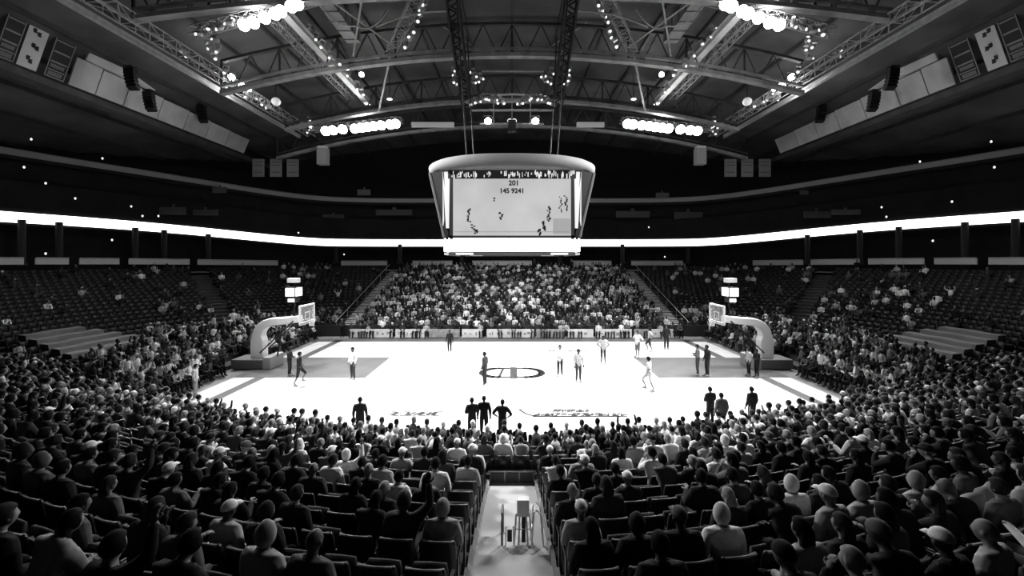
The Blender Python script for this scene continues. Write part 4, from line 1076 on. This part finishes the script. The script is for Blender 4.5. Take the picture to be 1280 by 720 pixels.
# longitudinal beams
def beam(x, z, y0, y1, w_, h_, m, lab, nm='roof_beam'):
    o = empty(nm, (x, y0, z)); tag(o, lab, 'roof beam')
    g = MB(); L = y1-y0; g.box((0, L/2, h_/2), (w_, L, .06)); g.box((0, L/2, -h_/2), (w_, L, .06)); g.build('flange', m, o)
    MB().box((0, L/2, 0), (w_*.35, L, h_)).build('web', m, o); return o
for s in (-1, 1):
    sd_ = side(s)
    beam(s*15.6, 23.9, -3, 18.8, .55, .5, mat('pale_beam', .75, .5, .1, 1), 'long pale roof beam running away to the far light bank on the %s' % sd_)
    truss('lighting_truss', (s*16.9, -3, 24.3), (s*16.9, 17.5, 24.3), .7, .6, 'box truss hung with small lamps beside the %s pale roof beam' % sd_, seg=.8)
    truss('catwalk_truss', (s*24.2, -6, 22.4), (s*24.2, 24, 22.4), .9, .7, 'outer catwalk truss running the length of the roof on the %s' % sd_, seg=1.1, cw=.07)
    beam(s*25.6, 21.7, -6, 24, .3, .3, M_TRUSS, 'pale catwalk edge beam below the outer truss on the %s' % sd_, 'catwalk_beam')
    # central dark columns of the hoisting grid
    o = truss('hoist_truss', (s*3.6, -3, 23.6), (s*4.3, 12.3, 21.9), .75, .75, 'dark heavy truss above the scoreboard on the %s' % sd_, M_BLACK, .7, .13)
    # diagonals widening away from the centre
    truss('bracing_truss', (s*5.4, -.8, 24.2), (s*10.1, 8.2, 24.4), .75, .3, 'diagonal roof bracing truss spreading outwards above the court on the %s, near part' % sd_, seg=.6, cw=.05)
    o = MB().tube([(s*10.1, 8.2, 24.2), (s*14.2, 18, 22.6)], .12, 4).build('brace_bar', M_STEEL); tag(o, 'slim diagonal brace bar continuing to the far light bank on the %s' % sd_, 'brace')
    # thin crossing rods near the top
    for j, (a, b) in enumerate((((s*12.6, 0, 24.2), (s*9.6, 8, 24.4)), ((s*9.2, -.5, 24.6), (s*13.2, 8.1, 23.8)), ((s*3.0, 0, 24), (s*.6, 0, 26.6)), ((s*2.9, 8.2, 24.4), (s*6.2, 8.2, 26.6)))):
        o = MB().tube([a, b], .07, 5).build('tie_rod', M_TRUSS); tag(o, '%s thin tie rod crossing the roof girders on the %s' % (('longest', 'outward-slanting', 'innermost', 'farther upright')[j], sd_), 'tie rod')
    # box like ducts beside the pale beam
    o = empty('air_duct', (s*13.1, -1, 25.3)); tag(o, 'boxy grey air duct running beside the %s pale roof beam' % sd_, 'air duct')
    MB().box((0, 4.5, 0), (1.1, 9, 1.0)).build('duct_body', mat('duct_grey', .2, .6, .2, 1), o)
    for k in range(7): MB().box((0, .6+1.3*k, 0), (1.18, .08, 1.08)).build('duct_joint', M_STEELD, o)
# curved cables
for s in (-1, 1):
    for j, (p0, p1, sgv) in enumerate(((at(445, 32, 27), at(485, 12, 27), .6), (at(395, -4, 30), at(450, 32, 27), .8), (at(560, 14, 27), at(470, 34, 28), -.3))):
        if s > 0: p0.x *= -1; p1.x *= -1
        pts = [p0.lerp(p1, t/10)-Vector((0, 0, sgv*math.sin(math.pi*t/10))) for t in range(11)]
        tag(MB().tube(pts, .05, 5).build('cable', M_TRUSS), '%s sagging power cable slung between roof trusses on the %s' % (('short', 'outer', 'long')[j], side(s)), 'cable')
# soffit panels along the sides
PX = [85, 119, 154, 196, 229, 256, 281, 305]
for s in (-1, 1):
    for i in range(7):
        def yz(px): return CY+34*FPX/(VX-px)
        y0, y1 = yz(PX[i])+.04, yz(PX[i+1])-.04; h0 = CH+.395*34
        hgt = 2.05-.06*i; g = MB()
        q = [(s*34, y0, h0), (s*34, y1, h0), (s*33.3, y1, h0+hgt), (s*33.3, y0, h0+hgt)]
        g.add(q+[(x+s*.12, y, z) for x, y, z in q], [(0, 1, 2, 3), (4, 5, 6, 7), (0, 1, 5, 4), (1, 2, 6, 5), (2, 3, 7, 6), (3, 0, 4, 7)])
        o = g.build('acoustic_panel', M_PANEL); tag(o, 'pale acoustic panel along the %s roof edge, %s from the banners' % (side(s), ORD[i]), 'acoustic panel', 'panels on the %s roof edge' % side(s))
    g = MB(); y0, y1 = CY+34*FPX/(VX-95), CY+34*FPX/(VX-180)
    g.add([(s*33.2, y0, 22.45), (s*33.2, y1, 22.35), (s*32.9, y1, 22.5), (s*32.7, y0, 23.6), (s*33.35, y0, 22.45), (s*33.35, y1, 22.35), (s*33.05, y1, 22.5), (s*32.85, y0, 23.6)], [(0, 1, 2, 3), (4, 5, 6, 7), (0, 1, 5, 4), (1, 2, 6, 5), (2, 3, 7, 6), (3, 0, 4, 7)])
    tag(g.build('ceiling_fin', mat('fin_light', .6, .7)), 'brighter tapering panel above the %s acoustic panels' % side(s), 'panel')
    struct(MB().box((s*34.6, 6, 19.9), (1.0, 56, .5)).build('trim_%d' % (3 if s < 0 else 4), M_STEELD))
    # banners on the same slanted edge
    for j, (pa, pb, kind) in enumerate(((3, 32, 'd'), (21, 46, 'w'), (56, 80, 'd'))):
        pa, pb = ((-8, 16, 'd'), (20, 45, 'w'), (54, 79, 'd'))[j][:2]
        y0, y1 = CY+34*FPX/(VX-pa), CY+34*FPX/(VX-pb); yc = (y0+y1)/2
        o = empty('banner', (s*34, yc, 20.3)); w2 = (y1-y0)/2; H_ = 3.5; tx = -s*1.25
        tag(o, ('white banner with dark blocks' if kind == 'w' else 'dark framed banner')+' hung at the %s roof edge, %s' % (side(s), ('nearest the camera', 'between two dark banners', 'next to the pale panels')[j]), 'banner')
        def quad(g, u0, u1, v0, v1, dd):
            q = [(tx*v+s*dd*-1, -w2+2*w2*u, H_*v) for u, v in ((u0, v0), (u1, v0), (u1, v1), (u0, v1))]
            g.add(q+[(x+s*.02, y, z) for x, y, z in q], [(0, 1, 2, 3), (4, 5, 6, 7), (0, 1, 5, 4), (1, 2, 6, 5), (2, 3, 7, 6), (3, 0, 4, 7)])
        g = MB(); quad(g, 0, 1, 0, 1, 0); g.build('cloth', M_BAN if kind == 'w' else M_BAND, o)
        g = MB()
        if kind == 'w':
            r = random.Random(5)
            for (u, v) in ((.35, .88), (.6, .84), (.3, .72), (.55, .68), (.45, .45), (.65, .42), (.4, .2), (.55, .15)):
                quad(g, u-.09, u+.09, v-.03, v+.03, .03); quad(g, u-.05, u+.12, v-.05, v-.02, .03)
            g.build('printed_blocks', M_BAND, o)
        else:
            for (a, b, c_, d_) in ((0, 1, .0, .02), (0, 1, .98, 1), (0, .05, 0, 1), (.95, 1, 0, 1), (.1, .9, .3, .33), (.1, .9, .5, .53), (.1, .9, .72, .74), (.1, .9, .14, .16)): quad(g, a, b, c_, d_, .03)
            for i in range(10): u = .15+.07*i; quad(g, u, u+.04, .04, .12, .03); quad(g, u, u+.04, .2, .27, .03)
            g.build('printed_lines', M_BANL, o)
    # small far banners
    for j, px in enumerate((323, 345, 366)):
        Z = 55; p = at(px if s < 0 else 1279-px, 221, Z); o = empty('banner', p); tag(o, 'small grey championship banner below the %s far roof corner, %s from the corner' % (side(s), ORD[j]), 'banner', 'small far banners')
        MB().box((0, 0, 1.15), (1.55, .05, 2.3)).build('cloth', mat('banner_grey', .3, .8), o)
        g = MB(); 
        for z_ in (1.9, 1.5, .6): g.box((0, -.035, z_), (1.1, .02, .1))
        g.build('printed_lines', mat('banner_print', .12, .8), o); MB().tube([(-.85, 0, 2.33), (.85, 0, 2.33)], .04).build('hanging_bar', M_BLACK, o)
# ------------------------------------------------------------------ light fixtures
def floodlight_proto():
    o = empty('floodlight', (0, 0, 0))
    MB().loft([[(.17*math.cos(a), y_, .17*math.sin(a)) if False else (rr_*math.cos(a), y_, rr_*math.sin(a)) for a in [2*math.pi*k/14 for k in range(14)]] for y_, rr_ in ((.26, .12), (.2, .22), (.0, .3), (-.16, .34))], True, True).build('housing', M_BLACK, o, True)
    MB().sphere((0, -.17, 0), (.31, .07, .31), 14, 8).build('lens', M_LAMP, o, True)
    MB().tube([(-.36, 0, 0), (-.36, 0, .42), (.36, 0, .42), (.36, 0, 0)], .03, 6).build('yoke', M_METAL, o)
    return o
FL = floodlight_proto(); first = [True]
def flood(p, rz, label, sc=1):
    if first[0]: o = FL; first[0] = False; o.location = p
    else: o = copy_thing(FL, p)
    o.rotation_euler = (math.radians(32), 0, rz); o.scale = (sc,)*3; tag(o, label, 'floodlight', 'game floodlights'); return o
for s in (-1, 1):
    sd_ = side(s); X_ = lambda px: px if s < 0 else 1279-px
    # near bank on a slanted transverse truss
    truss('lighting_truss', at(X_(238), 36, 27.6), at(X_(392), -6, 27.2), .6, .5, 'slanted truss carrying the near floodlights at the top %s' % sd_, seg=.7)
    for j, (px, py) in enumerate(((306, 29), (318, 26), (332, 20), (345, 15), (352, 12), (365, 6), (373, 3))):
        flood(at(X_(px), py+2, 27), -s*.2, 'bright floodlight of the top %s bank, %s from the outside' % (sd_, ORD[j]), 1.15)
    # far bank
    truss('lighting_truss', at(X_(392), 160, 45.4), at(X_(504), 149, 45.4), .6, .4, 'truss carrying the far %s bank of floodlights' % sd_, seg=.7)
    for j, (px, py) in enumerate(((408, 163), (417, 162), (429, 161), (444, 160), (452, 159), (460, 158), (468, 157), (477, 156), (488, 155), (495, 154))):
        flood(at(X_(px), py, 45), -s*.1, 'bright floodlight of the far %s bank, %s from the outside' % (sd_, ORD[j]), 1.55)
    for j, (px, py, Z, sc) in enumerate(((290, 96, 36.5, .9), (303, 108, 37.5, 1.15), (452, 93, 33, .6), (312, 112, 38, .5), (388, 158, 50, .6))):
        flood(at(X_(px), py, Z), -s*.3, 'single floodlight on the %s roof trusses, %s' % (sd_, ('just above the brightest one', 'the brightest one', 'round, beside the pale beam', 'small, below the brightest one', 'beside the far bank')[j]), sc)
    flood(at(X_(610), 151, 38), 0, 'round floodlight under the centre rig on the %s' % sd_, 1.0)
    # glow fixtures seen from the side, dim
    for j, (px, py, Z) in enumerate(((345, 127, 40), (487, 124, 44))):
        o = empty('dome_lamp', at(X_(px), py, Z)); tag(o, 'dim round dome lamp on the %s roof, %s' % (sd_, ('outer', 'small inner')[j]), 'dome lamp')
        MB().sphere((0, 0, 0), (.42, .42, .38) if j == 0 else (.3, .2, .12), 12, 8).build('dome', M_DIM if j == 0 else M_LAMPS, o, True)
        MB().tube([(0, 0, .3 if j == 0 else .1), (0, 0, 2.6)], .04).build('stem', M_BLACK, o)
    # line array loudspeakers
    for j, (px, py, Z) in enumerate(((186, 128, 37), (163, 100, 34), (252, 144, 44))):
        o = empty('line_array_speaker', at(X_(px), py, Z)); tag(o, 'dark curved line array loudspeaker hanging by the %s roof edge panels, %s' % (sd_, ('largest', 'nearest the camera', 'farthest')[j]), 'loudspeaker')
        for q in range(6):
            A_ = Matrix.Rotation(-.12*q, 3, 'X'); MB().box((0, .05*q*q*.2, .8-.26*q), (.8, .45, .23), A_).build('speaker_box', mat('speaker_black', .01, .5), o)
        MB().box((0, 0, 1.05), (.7, .5, .08)).build('bumper_frame', M_BLACK, o)
    # white end boxes at roof corner
    o = empty('projector_box', at(X_(404), 206, 52)); tag(o, 'pale box with a bracket at the %s end of the far roof soffit' % sd_, 'projector')
    MB().box((0, 0, 1.0), (1.2, .9, 2.0)).build('case', mat('box_pale', .4, .6), o); MB().box((0, -.1, 2.1), (1.0, .8, .25)).build('top_cap', M_WHITE, o)
    # bar fixtures
    o = MB().box(at(X_(541), 156, 40), (4.0 if s < 0 else 2.6, .3, .42)).build('linear_lamp', mat('bar_dim', .5, .5, emit=.12)); tag(o, 'long dim linear lamp between the centre rig and the far %s bank' % sd_, 'linear lamp')
# stage lamps: small moving heads in clusters
SL_ = empty('stage_lamp', (0, 0, 0))
MB().box((0, 0, .3), (.3, .22, .12)).tube([(-.17, 0, .3), (-.17, 0, 0)], .03, 5).tube([(.17, 0, .3), (.17, 0, 0)], .03, 5).build('yoke', M_METAL, SL_)
MB().tube([(0, .16, .1), (0, .05, 0), (0, -.2, -.16)], [.09, .14, .13], 10).build('lamp_head', M_TRUSS, SL_, True)
MB().sphere((0, -.205, -.165), (.1, .05, .1), 10, 6).build('lens', M_LAMPS, SL_, True)
clusters = []
for s in (-1, 1):
    X_ = lambda px: px if s < 0 else 1279-px
    for nm, pts, Z in (('in the string beside the centre truss', [(568, 88), (570, 94), (568, 100), (571, 105)], 36), ('in the clump beside the centre truss', [(590, 90), (594, 95), (597, 101), (601, 97), (592, 102)], 37),
                       ('on the outer catwalk cluster', [(262, 58), (270, 50), (272, 62), (268, 72), (234, 70), (228, 62), (282, 88)], 33), ('on the truss below the outer cluster', [(312, 116), (320, 122), (328, 128), (336, 133), (308, 122), (275, 80)], 40),
                       ('along the near slanted truss', [(250, 42), (262, 38), (275, 34), (287, 30)], 27), ('on the truss beside the pale beam', [(388, 36), (394, 46), (402, 56), (414, 70), (424, 80), (436, 92), (446, 108), (452, 116)], 33),
                       ('in the bright diagonal string', [(531, 4), (528, 11), (525, 18), (521, 25), (516, 40), (512, 48), (508, 56)], 29), ('by the corner of the far bank', [(382, 158), (386, 150), (390, 162), (384, 166)], 48), ('on the near side rig', [(160, 6), (168, 10), (156, 12)], 30)):
        for j, (px, py) in enumerate(pts): clusters.append((at(X_(px), py, Z), 'small stage lamp %s on the %s, %s counted downwards' % (nm, side(s), ORD[j])))
for i in range(9):
    clusters.append((at(589+i*5 if i < 9 else 0, 131-9*math.sin(math.pi*(i+.3)/9), 37.4), 'small stage lamp on the arched left half of the centre rig, %s from the left' % ORD[i]))
    clusters.append((at(649+i*5.2, 131-8*math.sin(math.pi*(i+.6)/9), 37.4), 'small stage lamp on the arched right half of the centre rig, %s from the left' % ORD[i]))
for i, (p, lab) in enumerate(clusters):
    o = SL_ if i == 0 else copy_thing(SL_, p)
    o.location = p; o.rotation_euler = (random.uniform(-.5, .5), random.uniform(-.3, .3), random.uniform(-1, 1)); o.scale = (1.15,)*3; tag(o, lab, 'stage lamp', 'stage lamps in the roof')
# centre rig
rig = empty('center_rig', at(640, 128, 38)); tag(rig, 'curved lighting rig hung above the scoreboard with two bright lamps', 'lighting rig')
def rp(px, py, dz=0): return at(px, py, 38)-rig.location
for nm, pts, r_ in (('upper_arc', [(586, 133), (600, 126), (620, 119), (640, 118), (660, 119), (680, 126), (694, 133)], .09), ('middle_bar', [(618, 128), (640, 127.5), (662, 128)], .09), ('lower_bar', [(588, 138), (692, 138)], .1), ('bottom_bar', [(600, 155), (680, 155)], .08), ('top_bar', [(602, 89), (680, 89)], .1)):
    MB().tube([rp(*p) for p in pts], r_, 6).build(nm, M_TRUSS, rig)
g = MB()
for x in (617, 640, 663): g.tube([rp(x, 138), rp(x, 157)], .05, 5); g.tube([rp(x, 118), rp(x, 138)], .05, 5)
g.build('upright', M_TRUSS, rig)
g = MB(); 
for x in (637, 643): g.sphere(rp(x, 151), (.22, .15, .2), 8, 6)
g.build('small_lamp', mat('mid_lamp', .8, .5, emit=.6), rig)
MB().box(rp(640, 158), (.7, .7, 1.0)).build('hoist_motor', M_STEELD, rig)
# hanging monitors/speakers and dim shapes on the suites level
for i, (a, b, c_, d_, v_) in enumerate(((403, 430, 268, 274, .05), (470, 515, 262, 269, .06), (770, 812, 264, 272, .06), (843, 878, 265, 274, .05), (200, 232, 259, 268, .04), (240, 272, 262, 269, .05), (1005, 1038, 264, 272, .04), (1040, 1075, 262, 268, .05), (447, 463, 237, 244, .1), (820, 836, 241, 247, .08), (1000, 1010, 238, 243, .06), (266, 283, 234, 241, .07))):
    mid = (a+b)/2; q = min(bowl(DC+3.7, 60), key=lambda p: abs(proj((p[0], p[1], 9))[0]-mid)) if not 380 < mid < 900 else (0, DC+15.0)
    Z = q[1]-CY; p = at(mid, (c_+d_)/2, Z); wd, hg = (b-a)/FPX*Z, (d_-c_)/FPX*Z
    o = MB().box((0, 0, 0), (wd, .2, hg)).box((0, .1, hg*.7), (wd*.1, .1, hg*.5)).build('suite_screen', mat('suite_%d' % int(v_*100), v_*.5, .5, emit=v_*.1)); o.location = p
    tag(o, 'dim flat screen hanging on the dark suite level, %s from the left' % ORD[[4, 7, 8, 9, 1, 2, 11, 12, 5, 10, 13, 3][i]-1 if [4, 7, 8, 9, 1, 2, 11, 12, 5, 10, 13, 3][i] <= 13 else 0], 'screen', 'dim screens on the suite level')
# little aisle lamps in the dark decks
AL = [(3, 13), (39, 174), (30, 209), (128, 198), (94, 248), (164, 258), (178, 270), (198, 270), (57, 317), (57, 229), (1150, 202), (1243, 209), (1102, 259), (1108, 271), (1190, 252), (1166, 301), (1239, 177), (373, 291), (811, 284), (430, 318), (831, 321), (140, 300)]
for i, (px, py) in enumerate(AL):
    q = min(bowl(DC+4.6, 60), key=lambda p: abs(proj((p[0], p[1], 9))[0]-px)) if not 380 < px < 900 else (0, DC+15.6)
    Z = q[1]-CY-.2; p = at(px, py, Z); o = empty('aisle_lamp', p); tag(o, 'tiny bright aisle lamp in the dark decks, %s of all counted from the left' % word(1+sorted(AL).index((px, py))), 'aisle lamp', 'tiny lamps in the dark decks')
    MB().sphere((0, 0, 0), (.1, .06, .12), 8, 6).build('lens', M_DOT, o, True); MB().box((0, .1, 0), (.2, .08, .26)).build('backplate', M_BLACK, o)
print('objects', len(bpy.data.objects), 'ind', len(ind), 'rest', len(rest), 'crowd', len(FC))
